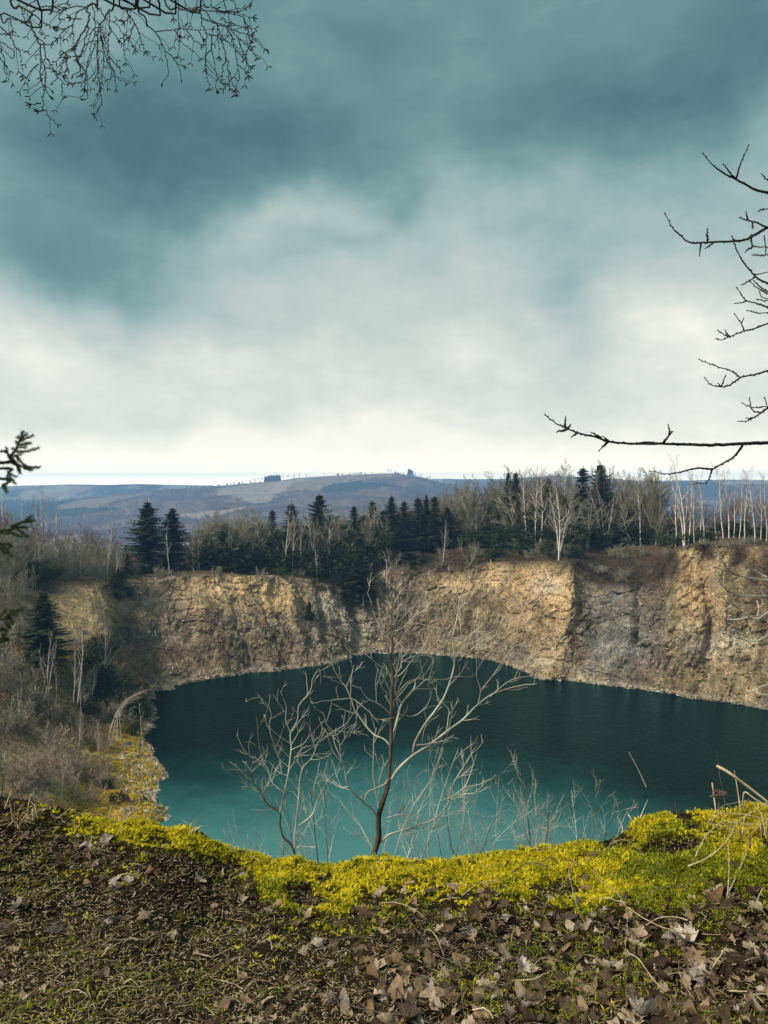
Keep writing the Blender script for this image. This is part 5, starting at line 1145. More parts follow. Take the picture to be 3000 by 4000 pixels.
# ------------------------------------------------------------------ leafless trees close to the viewer, their limbs traced
S2 = 1200 / 1659.0
def q5(x, y): return 900 + x * S2, 2250 + y * S2
def traced(name, lab, cat, lines, Y0, tmat, cmat, mp, seed, tw_len=(.10, .34), tw_n=1.0, slope=.45, jag=.004, levels=2, upw=.25, tw_r=.0038, root=None, down=0, endbud=False):
    """lines: (list of points, start radius px, end radius px); each starts on an earlier one"""
    r = np.random.default_rng(seed); nodes = []; limbs = []
    for li, (pts, ra, rb) in enumerate(lines):
        px = [mp(*p) for p in pts]
        if nodes:
            N2 = np.array([[a[0], a[1]] for a in nodes]); d = np.hypot(N2[:, 0] - px[0][0], N2[:, 1] - px[0][1]); j = int(d.argmin()); y = nodes[j][2] if d[j] < 60 else Y0 + r.normal(0, .1)
        else: y = Y0
        sl = r.uniform(-slope, slope) if li else 0.05; acc = [at(px[0][0], px[0][1], y)]
        for a, b in zip(px[:-1], px[1:]):
            dl = math.hypot(b[0] - a[0], b[1] - a[1]) / FPX * y; y += sl * dl; acc.append(at(b[0], b[1], y)); nodes.append((b[0], b[1], y))
        P = catmull(np.array(acc), 6); k = len(P); R = np.linspace(ra, rb * 1.2, k) * S2 / FPX * Y0 * .95
        P = P + (noise3(P * 14, seed)[:, None] - .5) * jag * 2; limbs.append((P, R))
        for q in range(0, k, 2):
            U_, V_ = proj(P[q]); nodes.append((float(U_), float(V_), float(P[q, 1])))
    if root is not None: P, R = limbs[0]; limbs[0] = (np.vstack([root, P]), np.concatenate([[R[0] * 1.25], R]))
    tw, tw2 = [], []
    for li, (P, R) in enumerate(limbs):
        L = np.linalg.norm(np.diff(P, axis=0), axis=1).sum(); n_ = int(max(2, L * 7.5 * tw_n)); s0 = .45 if li == 0 else .2
        for i in range(n_):
            t = s0 + (1 - s0) * (i + r.random()) / n_; x = min(t, .99) * (len(P) - 1); a = int(x); pos = P[a] + (P[a + 1] - P[a]) * (x - a); d = unit(P[a + 1] - P[a])
            sgn_ = 1 if (i % 2) else -1; perp = unit(np.cross(d, [0, 1, 0])) * sgn_; nd = unit(d * .8 + perp * r.uniform(.5, 1.0) + np.array([0, r.normal(0, .35), 0]) + np.array([0, 0, upw - down * .8]))
            ln = r.uniform(*tw_len) * (1.15 - .55 * t); B = branch_pts(r, pos, nd, ln, 7, .10, .07 - down * .16); RB = np.linspace(min(tw_r, R[a] * .75), tw_r * .32, 7); tw.append((B, RB))
            if levels > 1:
                for j in range(int(r.integers(1, 4))):
                    q = int(r.integers(2, 6)); d2 = side_dir(r, unit(B[q + 1 if q < 6 else q] - B[q - 1]), math.radians(r.uniform(25, 50))); tw2.append((branch_pts(r, B[q], d2, ln * r.uniform(.25, .55), 5, .12, .06 - down * .14), np.linspace(tw_r * .55, tw_r * .25, 5)))
    if endbud:
        for B, RB in tw + tw2:
            e_ = B[-1]; d = unit(B[-1] - B[-2])
            for s_ in (-1, 1):
                if r.random() < .6: p_ = unit(d + np.cross(d, [0, 1, 0]) * s_ * .9); tw2.append((np.stack([e_, e_ + p_ * .008, e_ + p_ * .015]), np.array([tw_r * .35, tw_r * .75, tw_r * .25])))
            for q in range(1, len(B) - 1):
                if r.random() < .5: p_ = unit(unit(B[q + 1] - B[q]) + np.cross(d, [0, 1, 0]) * r.choice([-1, 1])); tw2.append((np.stack([B[q], B[q] + p_ * .004, B[q] + p_ * .008]), np.array([tw_r * .4, tw_r * .5, tw_r * .2])))
    e = link(name, None, loc=limbs[0][0][0]); o3 = limbs[0][0][0]
    sh = lambda L_: [(P - o3, R) for P, R in L_]
    return e, sh(limbs), sh(tw + tw2), o3
main = [
 ([(775, 1500), (800, 1410), (800, 1300), (830, 1200), (852, 1120), (862, 1000), (868, 900), (870, 750), (868, 650), (875, 560), (870, 450), (875, 380), (872, 300), (870, 200), (880, 120), (890, 60)], 17, 1.6),
 ([(868, 905), (882, 850), (905, 760), (925, 690), (990, 610), (1000, 560)], 9, 3), ([(925, 690), (895, 640), (888, 580), (905, 480), (915, 400)], 5, 2),
 ([(870, 1095), (900, 1050), (950, 1000), (1000, 960), (1080, 910), (1165, 840), (1250, 780), (1330, 700), (1420, 635), (1530, 600), (1655, 580)], 10, 1.5),
 ([(985, 955), (1000, 890), (1050, 800), (1110, 720), (1160, 640), (1200, 520), (1210, 440), (1200, 340), (1225, 220), (1240, 120), (1270, 50), (1290, 0)], 6.5, 1.5),
 ([(1000, 915), (1080, 905), (1165, 845)], 5, 3), ([(1335, 700), (1350, 620), (1330, 540), (1330, 440)], 4, 1.3), ([(1350, 620), (1400, 560), (1450, 490), (1500, 420), (1530, 380)], 3.5, 1.2),
 ([(1400, 655), (1460, 600), (1520, 560), (1620, 540)], 3, 1.2), ([(1230, 460), (1320, 380), (1400, 330), (1480, 310), (1520, 270)], 3.5, 1.2), ([(1215, 445), (1260, 380), (1330, 350), (1430, 290)], 3, 1.2),
 ([(1245, 460), (1245, 300), (1235, 160)], 3, 1.2), ([(1165, 840), (1180, 740), (1175, 710)], 3, 1.3),
 ([(868, 920), (830, 880), (770, 850), (720, 790), (670, 720), (650, 660), (625, 600), (590, 560), (550, 480), (548, 420)], 5.5, 1.2),
 ([(650, 660), (600, 665), (540, 670), (480, 680)], 2.8, 1), ([(625, 600), (650, 540), (670, 480)], 2.6, 1), ([(870, 750), (800, 690), (740, 660), (700, 600)], 3, 1), ([(650, 660), (700, 690), (760, 740), (800, 790)], 2.4, 1), ([(870, 650), (820, 600), (810, 540), (830, 480)], 2.6, 1),
 ([(800, 1300), (760, 1250), (718, 1220), (640, 1135), (610, 1020), (595, 960), (580, 870), (520, 800), (500, 740)], 7, 1.2),
 ([(718, 1220), (740, 1170), (800, 1140), (870, 1105)], 4, 2.5), ([(640, 1135), (600, 1140), (550, 1100)], 3, 1), ([(805, 1265), (790, 1180), (770, 1080), (772, 960), (775, 880), (790, 820)], 5, 1.2),
 ([(810, 1440), (850, 1400), (920, 1375), (1050, 1335), (1130, 1290), (1180, 1220), (1220, 1185), (1330, 1170), (1390, 1140)], 6.5, 1.2),
 ([(1180, 1220), (1200, 1130), (1240, 1060), (1290, 980), (1310, 950)], 3.2, 1), ([(1200, 1190), (1270, 1130), (1310, 1020), (1330, 960)], 3, 1), ([(920, 1375), (910, 1300), (930, 1200), (960, 1130), (950, 1050)], 3.6, 1), ([(835, 1310), (900, 1290), (960, 1290)], 4.5, 2),
 ([(890, 1500), (920, 1400), (960, 1300), (1000, 1220), (1070, 1120), (1110, 1030), (1150, 940)], 4, 1), ([(940, 1390), (1060, 1370), (1160, 1330)], 3, 1),
 ([(875, 560), (940, 510), (1000, 430), (1080, 390), (1150, 370)], 3.4, 1.1), ([(875, 400), (840, 330), (790, 240), (760, 150), (740, 90)], 3, 1), ([(872, 300), (930, 280), (990, 220), (1060, 180)], 2.6, 1), ([(870, 330), (900, 240), (905, 150)], 2.4, 1),
 ([(925, 690), (960, 640), (1010, 600), (1060, 560), (1140, 560), (1240, 540)], 3.6, 1), ([(910, 745), (990, 755), (1060, 700), (1090, 620)], 3, 1), ([(900, 640), (960, 570), (1040, 540), (1110, 440), (1140, 430)], 3.4, 1), ([(880, 600), (860, 520), (820, 470)], 2.4, 1),
 ([(905, 480), (950, 450), (1000, 430)], 2.4, 1), ([(870, 380), (830, 340), (790, 290)], 2.2, 1), ([(880, 330), (930, 380), (950, 430)], 2, 1), ([(1110, 570), (1070, 570), (1100, 460)], 2.4, 1), ([(1200, 340), (1150, 300), (1100, 270)], 2, 1),
 ([(1240, 120), (1330, 60), (1390, 0), (1420, -60)], 2.4, 1), ([(1240, 120), (1200, 80), (1165, 60)], 2, 1), ([(1270, 50), (1290, -40), (1270, -110)], 2, .9), ([(1480, 310), (1560, 230), (1600, 150)], 2, .9)]
e, lm, tw, o3 = traced('leafless_tree', 'bare young tree in front of the water, centre, with thick dark stem', 'tree', main, 6.0, None, None, q5, 31, (.10, .30), .95, .45, root=at(1452, 3450, 6.0) - np.array([0, 0, .8]))
tag(e, 'bare young tree with thick dark stem at the centre, in front of the water', 'tree')
link('trunk', tube_mesh('near_trunk', lm[:1], M_near_brown, 8), e)
for q in (1, 2, 3, 4, 13, 19, 23): link('limb', tube_mesh('near_limb', [lm[q]], M_near_pale, 7), e)
link('crown', tube_mesh('near_crown', [l for i, l in enumerate(lm) if i not in (0, 1, 2, 3, 4, 13, 19, 23)] + tw, M_near_pale, 5), e)
left = [
 ([(345, 1495), (330, 1455), (290, 1410), (268, 1350), (265, 1280), (200, 1230), (165, 1170), (110, 1080), (120, 980), (60, 940)], 8, 1),
 ([(265, 1280), (290, 1180), (310, 1080), (320, 1000), (330, 920), (325, 850), (360, 780), (370, 700), (430, 620), (440, 560)], 6, 1), ([(345, 1470), (350, 1380), (370, 1200), (385, 1050), (440, 980), (470, 900), (500, 820)], 6.5, 1.5),
 ([(310, 1030), (260, 980), (230, 900), (210, 800), (220, 740), (170, 660), (115, 660)], 3.5, .8), ([(290, 1170), (230, 1120), (200, 1040), (165, 960), (140, 760)], 3.5, .8), ([(325, 850), (300, 780), (300, 700), (270, 620)], 2.6, .8),
 ([(385, 1040), (360, 980), (390, 930), (480, 910)], 2.6, .9), ([(370, 1350), (440, 1290), (470, 1210), (530, 1100), (600, 1040)], 4.5, 1), ([(380, 1420), (420, 1350), (450, 1280)], 3, 1), ([(360, 1470), (395, 1445)], 4, 2), ([(470, 1210), (430, 1170), (410, 1120)], 2.6, .9),
 ([(480, 900), (540, 850), (620, 800), (670, 730)], 2.8, .8), ([(310, 1080), (260, 1060), (210, 1000)], 2.6, .8), ([(325, 940), (400, 900), (430, 840), (430, 780)], 2.6, .8), ([(345, 980), (390, 960), (470, 910)], 2.6, .8), ([(500, 820), (530, 850), (570, 860), (640, 790)], 2.4, .8),
 ([(165, 1170), (90, 1130), (20, 1030)], 2.2, .8), ([(200, 1230), (170, 1150), (230, 1130)], 2, .8), ([(440, 560), (480, 500), (490, 580)], 1.6, .7)]
e, lm, tw, o3 = traced('leafless_tree', '', 'tree', left, 6.8, None, None, q5, 37, (.12, .34), 1.0, .4, root=at(1150, 3450, 6.8) - np.array([0, 0, .9]))
tag(e, 'smaller bare tree forking from its foot, left of the central near tree', 'tree')
link('trunk', tube_mesh('near_trunk', lm[:1], M_near_brown, 7), e)
for q in (1, 2, 3, 4, 7): link('limb', tube_mesh('near_limb', [lm[q]], M_near_pale, 6), e)
link('crown', tube_mesh('near_crown', [l for i, l in enumerate(lm) if i not in (0, 1, 2, 3, 4, 7)] + tw, M_near_pale, 4), e)
# thin saplings below the lip
for i, (U, Vt, Y, n_, lab) in enumerate([(1240, 3000, 7.5, 3, 'thin leafless sapling between the two near trees, low'), (1560, 2950, 7.8, 4, 'thin leafless sapling just right of the central stem'), (1690, 2900, 8.2, 4, 'tall thin leafless sapling, second right of the central stem'),
        (1800, 3040, 8.4, 3, 'dim leafless sapling, third right of the central stem'), (1935, 3060, 8.4, 4, 'leafless sapling above the middle moss bank'), (2060, 3080, 8.0, 4, 'dark twiggy sapling right of the middle moss bank'), (2180, 3040, 7.2, 6, 'pale branching bush standing against the water right of centre'),
        (2290, 3150, 7.4, 4, 'low pale sapling right of the branching bush'), (2460, 3160, 7.6, 3, 'tiny forked sapling before the right moss hump'), (1010, 3180, 7.6, 3, 'low dark twigs left of the smaller bare tree'), (880, 3230, 7.0, 2, 'single dark shoot at the left water edge of the lip')]):
    rs = np.random.default_rng(1000 + i); base = at(U, 3480, Y) - np.array([0, 0, .35]); top = at(U, Vt, Y); hh3 = top[2] - base[2]; st, tw = [], []
    for s in range(n_):
        a = (s + rs.random()) * 6.283 / n_; P = branch_pts(rs, np.zeros(3), np.array([math.cos(a) * .42, math.sin(a) * .3, 1.]), hh3 * rs.uniform(.75, 1.1), 10, .10, .05); R = np.linspace(.0075, .0022, 10); st.append((P, R)); out = [[], []]
        grow(rs, P, R, [dict(n=8, t0=.3, ang=38, len=.38, rr=.6, k=6, wob=.13, up=.08, rmin=.0022), dict(n=4, t0=.2, ang=38, len=.45, rr=.6, k=5, wob=.15, up=.05, rmin=.0017)], 0, out); tw += out[0] + out[1]
    e = link('sapling', None, loc=base); tag(e, lab, 'sapling'); link('trunk', tube_mesh('sapling_stems', st, M_near_pale if i % 3 else M_near_brown, 5), e); link('crown', tube_mesh('sapling_twigs', tw, M_near_pale, 3), e)

# tree whose branches reach in from the right
S3 = 900 / 1392.0
def qr(x, y): return 2100 + x * S3, 520 + y * S3
def qr2(x, y): return 2000 + x * .6028, 1750 + y * .6028
e = link('leafless_tree', None, loc=at(4000, 3000, 4.0)); tag(e, 'leafless tree outside the right edge, dark budded branches reaching in', 'tree'); o3 = np.array(e.location)
tP = np.array([at(4100, 3900, 4.0), at(4050, 2500, 4.0), at(4000, 1200, 4.05), at(3980, -600, 4.1)]); link('trunk', tube_mesh('right_trunk', [(catmull(tP, 8) - o3, np.linspace(.09, .05, 25))], M_dark_bark, 10), e)
def side_branch(mp, groups, Y, offmp, mat=M_near_twig, seed=0, r0=7.0, parent=None, org=None, thin=1.0):
    """groups: first line is the main stem (edge of frame first); it is carried on to the trunk"""
    r = np.random.default_rng(seed); polys = []; y_at = []
    for gi, pts in enumerate(groups):
        px = [mp(*p) for p in pts]
        if gi == 0:
            dU, dV = px[0][0] - px[1][0], px[0][1] - px[1][1]; P = [at(*offmp, Y), at((offmp[0] + px[0][0]) / 2, px[0][1] + dV * .8 + 20, Y), at(px[0][0] + 150, px[0][1] + dV / max(dU, 40) * 130, Y)]; P += [at(U, V, Y - .05 * i) for i, (U, V) in enumerate(px)]; rA = r0
            y_at = [(U, V, Y - .05 * i) for i, (U, V) in enumerate(px)]
        else:
            d = [math.hypot(px[0][0] - a[0], px[0][1] - a[1]) for a in y_at]; y0 = y_at[int(np.argmin(d))][2]; s = r.uniform(-.10, .10)
            P = [at(U, V, y0 + s * i) for i, (U, V) in enumerate(px)]; y_at += [(U, V, y0 + s * i) for i, (U, V) in enumerate(px)]; rA = r0 * .5
        P = catmull(np.array(P), 8); kk = len(P); R = np.linspace(rA, 1.9, kk) * thin * .5 / FPX * Y * 1.2 + .0004
        P += (noise3(P * 30, seed + gi)[:, None] - .5) * .006; polys.append((P, R))
        for q in range(2, kk - 1, 2):
            if r.random() < .7:
                d = unit(P[q + 1] - P[q]); pp = unit(d + np.cross(d, [0, 1, 0]) * r.choice([-1, 1]) * 1.2); polys.append((np.stack([P[q], P[q] + pp * .006, P[q] + pp * .011]), np.array([R[q] * .8, R[q] * .9 + .0008, .0006])))
        d = unit(P[-1] - P[-2]); polys.append((np.stack([P[-1] - d * .004, P[-1] + d * .006, P[-1] + d * .014]), np.array([.0016, .0036, .0008])))
    return link('branch', tube_mesh('branch', [(P - org, R) for P, R in polys], mat, 6), parent)
G_ = [
 (qr, [[(1392, 360), (1300, 335), (1200, 278), (1130, 245), (1070, 205), (1005, 128)], [(1200, 278), (1225, 190), (1272, 80)], [(1200, 275), (1165, 245), (1125, 192)]], 11),
 (qr, [[(1392, 280), (1375, 268), (1355, 248)]], 5),
 (qr, [[(1392, 570), (1320, 610), (1250, 645), (1130, 655), (1020, 660), (925, 662), (860, 615), (820, 575), (772, 492)], [(1025, 660), (1024, 625), (1025, 590)], [(988, 668), (982, 705), (980, 738)], [(1060, 665), (1015, 695)], [(1392, 572), (1330, 545), (1265, 525), (1220, 512)], [(1268, 525), (1262, 478)], [(1300, 545), (1300, 572)], [(1290, 615), (1297, 680), (1350, 688), (1392, 690)], [(1300, 685), (1258, 715)]], 11),
 (qr, [[(1392, 908), (1320, 870), (1280, 825), (1230, 760), (1200, 700), (1175, 630)], [(1318, 868), (1275, 895), (1235, 915)], [(1310, 855), (1350, 848), (1392, 842)], [(1392, 960), (1345, 930), (1310, 895)], [(1392, 970), (1340, 945), (1285, 895)]], 8),
 (qr, [[(1392, 1053), (1330, 1030), (1268, 1015), (1235, 980), (1205, 938)], [(1268, 1015), (1200, 1028)], [(1392, 1000), (1355, 990), (1340, 958)], [(1390, 1010), (1360, 1012), (1332, 1005)]], 6),
 (qr, [[(1392, 735), (1350, 738), (1300, 738)], [(1380, 736), (1378, 690), (1368, 630)]], 5), (qr, [[(1392, 1085), (1320, 1088), (1268, 1072)]], 4), (qr, [[(1392, 458), (1360, 463), (1335, 470)]], 5),
 (qr, [[(1392, 1150), (1320, 1178), (1250, 1195), (1165, 1228), (1110, 1250), (1080, 1243)], [(1248, 1192), (1230, 1150), (1190, 1095)], [(1230, 1150), (1245, 1120)], [(1150, 1228), (1120, 1215), (1092, 1192)], [(1160, 1225), (1140, 1210), (1135, 1192)]], 7),
 (qr, [[(1392, 1435), (1310, 1460), (1228, 1477), (1165, 1520), (1115, 1533), (1050, 1520), (1010, 1482)], [(1228, 1477), (1170, 1435), (1100, 1415), (1045, 1398), (985, 1370)], [(1112, 1530), (1122, 1500), (1135, 1470)], [(1110, 1530), (1090, 1515)]], 8),
 (qr, [[(1392, 1665), (1360, 1685), (1300, 1722), (1260, 1738), (1215, 1745)], [(1300, 1722), (1262, 1722)], [(1310, 1690), (1290, 1660), (1282, 1600)], [(1300, 1680), (1340, 1690), (1385, 1668)], [(1385, 1640), (1373, 1600)]], 7),
 (qr, [[(1392, 1652), (1340, 1655), (1290, 1655), (1240, 1632)]], 5),
 (qr, [[(1392, 1872), (1280, 1875), (1150, 1880), (1000, 1885), (850, 1877), (740, 1875), (560, 1875), (430, 1862), (350, 1835), (240, 1812), (170, 1780), (110, 1752), (50, 1705)], [(170, 1780), (165, 1750), (168, 1715)], [(180, 1785), (200, 1760)], [(180, 1788), (150, 1797), (120, 1803)], [(240, 1812), (205, 1835)], [(430, 1862), (400, 1890), (375, 1915)], [(760, 1870), (795, 1820), (790, 1765)], [(795, 1822), (815, 1805)], [(380, 1840), (330, 1812)], [(430, 1862), (395, 1832)], [(720, 1872), (650, 1865), (570, 1880)],
       [(1240, 1885), (1180, 1960), (1060, 2030), (1045, 2060), (1020, 2110), (945, 2120)], [(1060, 2030), (940, 2028), (800, 2060), (685, 2040)], [(1392, 1872), (1260, 1878), (1240, 1885)]], 15),
 (qr2, [[(1659, 860), (1500, 835), (1420, 805), (1375, 750), (1335, 690), (1315, 630)], [(1420, 808), (1365, 790), (1310, 765)], [(1659, 845), (1620, 825), (1570, 795)], [(1500, 835), (1525, 800), (1535, 790)]], 9),
 (qr2, [[(1659, 965), (1560, 960), (1480, 955), (1400, 925), (1350, 875), (1313, 810)], [(1659, 955), (1610, 930), (1580, 905)]], 8),
 (qr2, [[(1659, 1065), (1600, 1105), (1540, 1095), (1450, 1030), (1380, 985), (1310, 928)], [(1540, 1095), (1480, 1108), (1420, 1108)], [(1590, 1090), (1600, 1040), (1590, 1000)], [(1440, 1030), (1385, 1038)]], 9),
 (qr2, [[(1659, 1215), (1600, 1245), (1540, 1250), (1480, 1235), (1430, 1215), (1365, 1195)], [(1490, 1235), (1450, 1210)]], 8),
 (qr2, [[(1659, 1530), (1590, 1560), (1530, 1585), (1510, 1588)], [(1590, 1560), (1600, 1590), (1659, 1600)]], 6)]
for i, (mp, gr, r0) in enumerate(G_):
    eU, eV = mp(*gr[0][0]); side_branch(mp, gr, 4.0, (4010, eV + 60), M_near_twig if mp is qr else M_near_pale, 700 + i, r0, e, o3)

# hanging birch sprays at the top left; the birch stands behind and to the left of the viewer
S4 = 1100 / 1659.0
def qt(x, y): return x * S4, y * S4
T_ = [
 [[(60, 0), (120, 35), (180, 75), (178, 130), (205, 210), (235, 265), (242, 340), (262, 420), (265, 500), (248, 605), (258, 650), (290, 690), (330, 738)], [(205, 210), (245, 240), (260, 300), (300, 380), (345, 460), (385, 495), (480, 482), (540, 450), (565, 400), (572, 330), (560, 262)], [(180, 75), (240, 42), (300, 38), (360, 45)], [(180, 75), (240, 125), (300, 160)], [(240, 120), (240, 180), (250, 200)], [(235, 375), (180, 415), (165, 450), (125, 468)], [(262, 400), (300, 405), (370, 445)], [(232, 350), (245, 480), (295, 530)], [(248, 605), (180, 618)], [(370, 490), (370, 560), (380, 575)], [(258, 650), (225, 655)], [(345, 450), (310, 490)], [(150, 40), (205, 3)], [(110, 20), (135, 90), (140, 125)], [(235, 262), (295, 265)], [(265, 500), (295, 565)], [(380, 480), (430, 495)]],
 [[(570, 0), (548, 18), (510, 45), (525, 85), (520, 140), (475, 210), (450, 270), (395, 305), (385, 345), (360, 390), (350, 430)], [(510, 45), (455, 75), (430, 140), (430, 220), (432, 290)], [(500, 45), (460, 35), (400, 50), (362, 78), (345, 150), (330, 180)], [(362, 78), (315, 65)], [(430, 150), (385, 170), (340, 225)], [(385, 170), (335, 165)], [(520, 140), (510, 200), (475, 330), (460, 370), (490, 430)], [(385, 345), (400, 400)], [(490, 110), (420, 108)], [(450, 270), (455, 350), (500, 440), (495, 520)], [(475, 330), (410, 335)], [(460, 370), (470, 410), (430, 445)]],
 [[(665, 0), (640, 60), (620, 105), (585, 160), (575, 240), (580, 350), (570, 440), (545, 475)], [(565, 0), (590, 60), (620, 105), (680, 140), (730, 205), (770, 245), (790, 295)], [(730, 205), (730, 280), (740, 370)], [(590, 160), (600, 240), (640, 330), (690, 390)], [(600, 240), (620, 340), (660, 400), (690, 455), (740, 490)], [(545, 30), (560, 100), (555, 200), (525, 340), (510, 450), (515, 570), (495, 585)], [(640, 60), (645, 180), (635, 300), (655, 420), (632, 520)], [(575, 240), (580, 450), (592, 560), (595, 620), (560, 668)], [(640, 150), (670, 190), (700, 230)], [(560, 262), (540, 330), (505, 400), (500, 520)], [(585, 160), (540, 180), (500, 300), (450, 350)], [(590, 200), (610, 320), (600, 450), (580, 550)], [(570, 240), (520, 250), (480, 300), (460, 360)], [(660, 400), (690, 520)], [(620, 330), (640, 400), (620, 395)], [(580, 350), (590, 430), (625, 470)], [(550, 100), (600, 180), (630, 280), (640, 340)]],
 [[(700, 0), (735, 50), (790, 140), (825, 230), (850, 300)], [(735, 50), (790, 75), (850, 130)], [(790, 140), (775, 180), (765, 215)], [(765, 95), (730, 130)]],
 [[(808, 0), (820, 70), (855, 95), (870, 155), (910, 188), (950, 260), (975, 320), (990, 430), (955, 490)], [(910, 188), (1025, 175), (1080, 168), (1160, 178), (1250, 172)], [(975, 305), (1045, 375), (1065, 460)], [(1025, 175), (1060, 235), (1120, 285), (1180, 345)], [(1060, 235), (1050, 330)], [(1090, 170), (1140, 230), (1185, 265)], [(1045, 375), (1085, 388)], [(1160, 178), (1195, 225)]],
 [[(970, 0), (1045, 45), (1085, 60), (1150, 60), (1280, 65), (1400, 68), (1465, 40)], [(1280, 65), (1370, 80), (1430, 105), (1480, 180), (1510, 240), (1570, 298)], [(1150, 60), (1185, 95), (1190, 150), (1215, 200), (1210, 350), (1220, 440), (1235, 520)], [(1210, 70), (1260, 130), (1340, 160), (1400, 220), (1480, 300), (1510, 345)], [(1215, 200), (1280, 215), (1360, 260), (1440, 340), (1470, 395)], [(1245, 210), (1250, 290), (1270, 400), (1275, 530)], [(1280, 150), (1305, 230), (1335, 340), (1345, 420), (1385, 520), (1390, 560)], [(1335, 340), (1310, 410), (1310, 490)], [(1340, 160), (1370, 240), (1400, 380), (1410, 440), (1385, 530)], [(1270, 130), (1285, 180), (1290, 330)], [(1045, 0), (1050, 60), (1055, 140), (1065, 200)], [(1320, 0), (1340, 80), (1360, 130)], [(1190, 105), (1290, 150), (1380, 150), (1450, 160)], [(1430, 110), (1460, 200), (1480, 240)], [(1400, 220), (1450, 350), (1470, 440)], [(1280, 65), (1330, 75), (1370, 68), (1485, 105)], [(1000, 30), (1020, 105)], [(1340, 160), (1400, 190), (1475, 205)], [(1345, 420), (1350, 520)], [(1400, 380), (1450, 425)], [(1250, 290), (1215, 330), (1215, 400)], [(1085, 0), (1130, 50), (1150, 60)], [(1200, 0), (1220, 40)], [(1240, 0), (1270, 50)], [(1160, 0), (1150, 50)], [(1400, 68), (1380, 0)]],
 [[(0, 85), (55, 105), (145, 130)], [(55, 105), (68, 180)], [(0, 150), (50, 210), (85, 275), (115, 310), (135, 440)], [(0, 240), (75, 295), (70, 345), (0, 290)], [(0, 260), (30, 380), (70, 495)], [(0, 200), (60, 205), (105, 212)], [(0, 340), (30, 385)], [(20, 370), (40, 470)]]]
e = link('birch_tree', None, loc=(-2.6, -.6, H - 1.6)); tag(e, 'overhanging birch whose drooping budded twigs fill the top left sky', 'birch'); o3 = np.array(e.location)
link('trunk', tube_mesh('birch_trunk', [(catmull(np.array([[-2.6, -.6, H - 1.9], [-2.5, -.5, H + .4], [-2.55, -.3, H + 2.4], [-2.5, -.2, H + 4.6]]), 8) - o3, np.linspace(.12, .07, 25))], M_birch, 12), e)
for i, gr in enumerate(T_):
    Y = 2.9 + .12 * (i % 3); U0, V0 = qt(*gr[0][0]); up = at(U0 - 60, -420, Y - .3)
    polys = []; org = o3; first = True; r = np.random.default_rng(800 + i); y_at = []
    for gi, pts in enumerate(gr):
        px = [qt(*p) for p in pts]
        if gi == 0: y = Y
        else:
            d = [math.hypot(px[0][0] - a[0], px[0][1] - a[1]) for a in y_at]; y = y_at[int(np.argmin(d))][2]
        P = []; s = r.uniform(-.08, .08)
        for U, V in px: P.append(at(U, V, y)); y_at.append((U, V, y)); y += s
        if gi == 0: P = [np.array([-2.5, -.25, H + 3.6 + .1 * i]), up] + P
        elif px[0][1] < 5: P = [at(px[0][0] + r.uniform(-60, 60), -300, y - .1)] + P
        P = catmull(np.array(P), 7); kk = len(P); R = np.linspace(.0046 if gi == 0 else .0021, .00085, kk); P = P + (noise3(P * 45, gi)[:, None] - .5) * .009; polys.append((P, R))
        for q in range(2, kk - 1, 2):
            d = unit(P[q + 1] - P[q]); pp = unit(d + np.cross(d, [0, 1, 0]) * r.choice([-1, 1])); polys.append((np.stack([P[q], P[q] + pp * .004, P[q] + pp * .008]), np.array([.0012, .0016, .0005])))
            if r.random() < .13: pp = unit(d * .7 + np.cross(d, [0, 1, 0]) * r.choice([-1, 1]) + np.array([0, 0, -.3])); L_ = r.uniform(.03, .09); B = branch_pts(r, P[q], pp, L_, 5, .1, -.1); polys.append((B, np.linspace(.0012, .0008, 5))); P_e, d_e = B[-1], unit(B[-1] - B[-2]); polys += [(np.stack([P_e, P_e + unit(d_e + np.cross(d_e, [0, 1, 0]) * sg) * .010, P_e + unit(d_e + np.cross(d_e, [0, 1, 0]) * sg) * .018]), np.array([.0009, .0022, .0006])) for sg in (-.9, .9)]
        d = unit(P[-1] - P[-2])
        for sg in (-1, 0, 1):
            if sg == 0 or r.random() < .8: pp = unit(d + np.cross(d, [0, 1, 0]) * sg); polys.append((np.stack([P[-1], P[-1] + pp * .011, P[-1] + pp * .021]), np.array([.001, .0027, .0007])))
    link('hanging_branch', tube_mesh('hanging_branch', [(P - org, R) for P, R in polys], M_near_twig, 5), e)

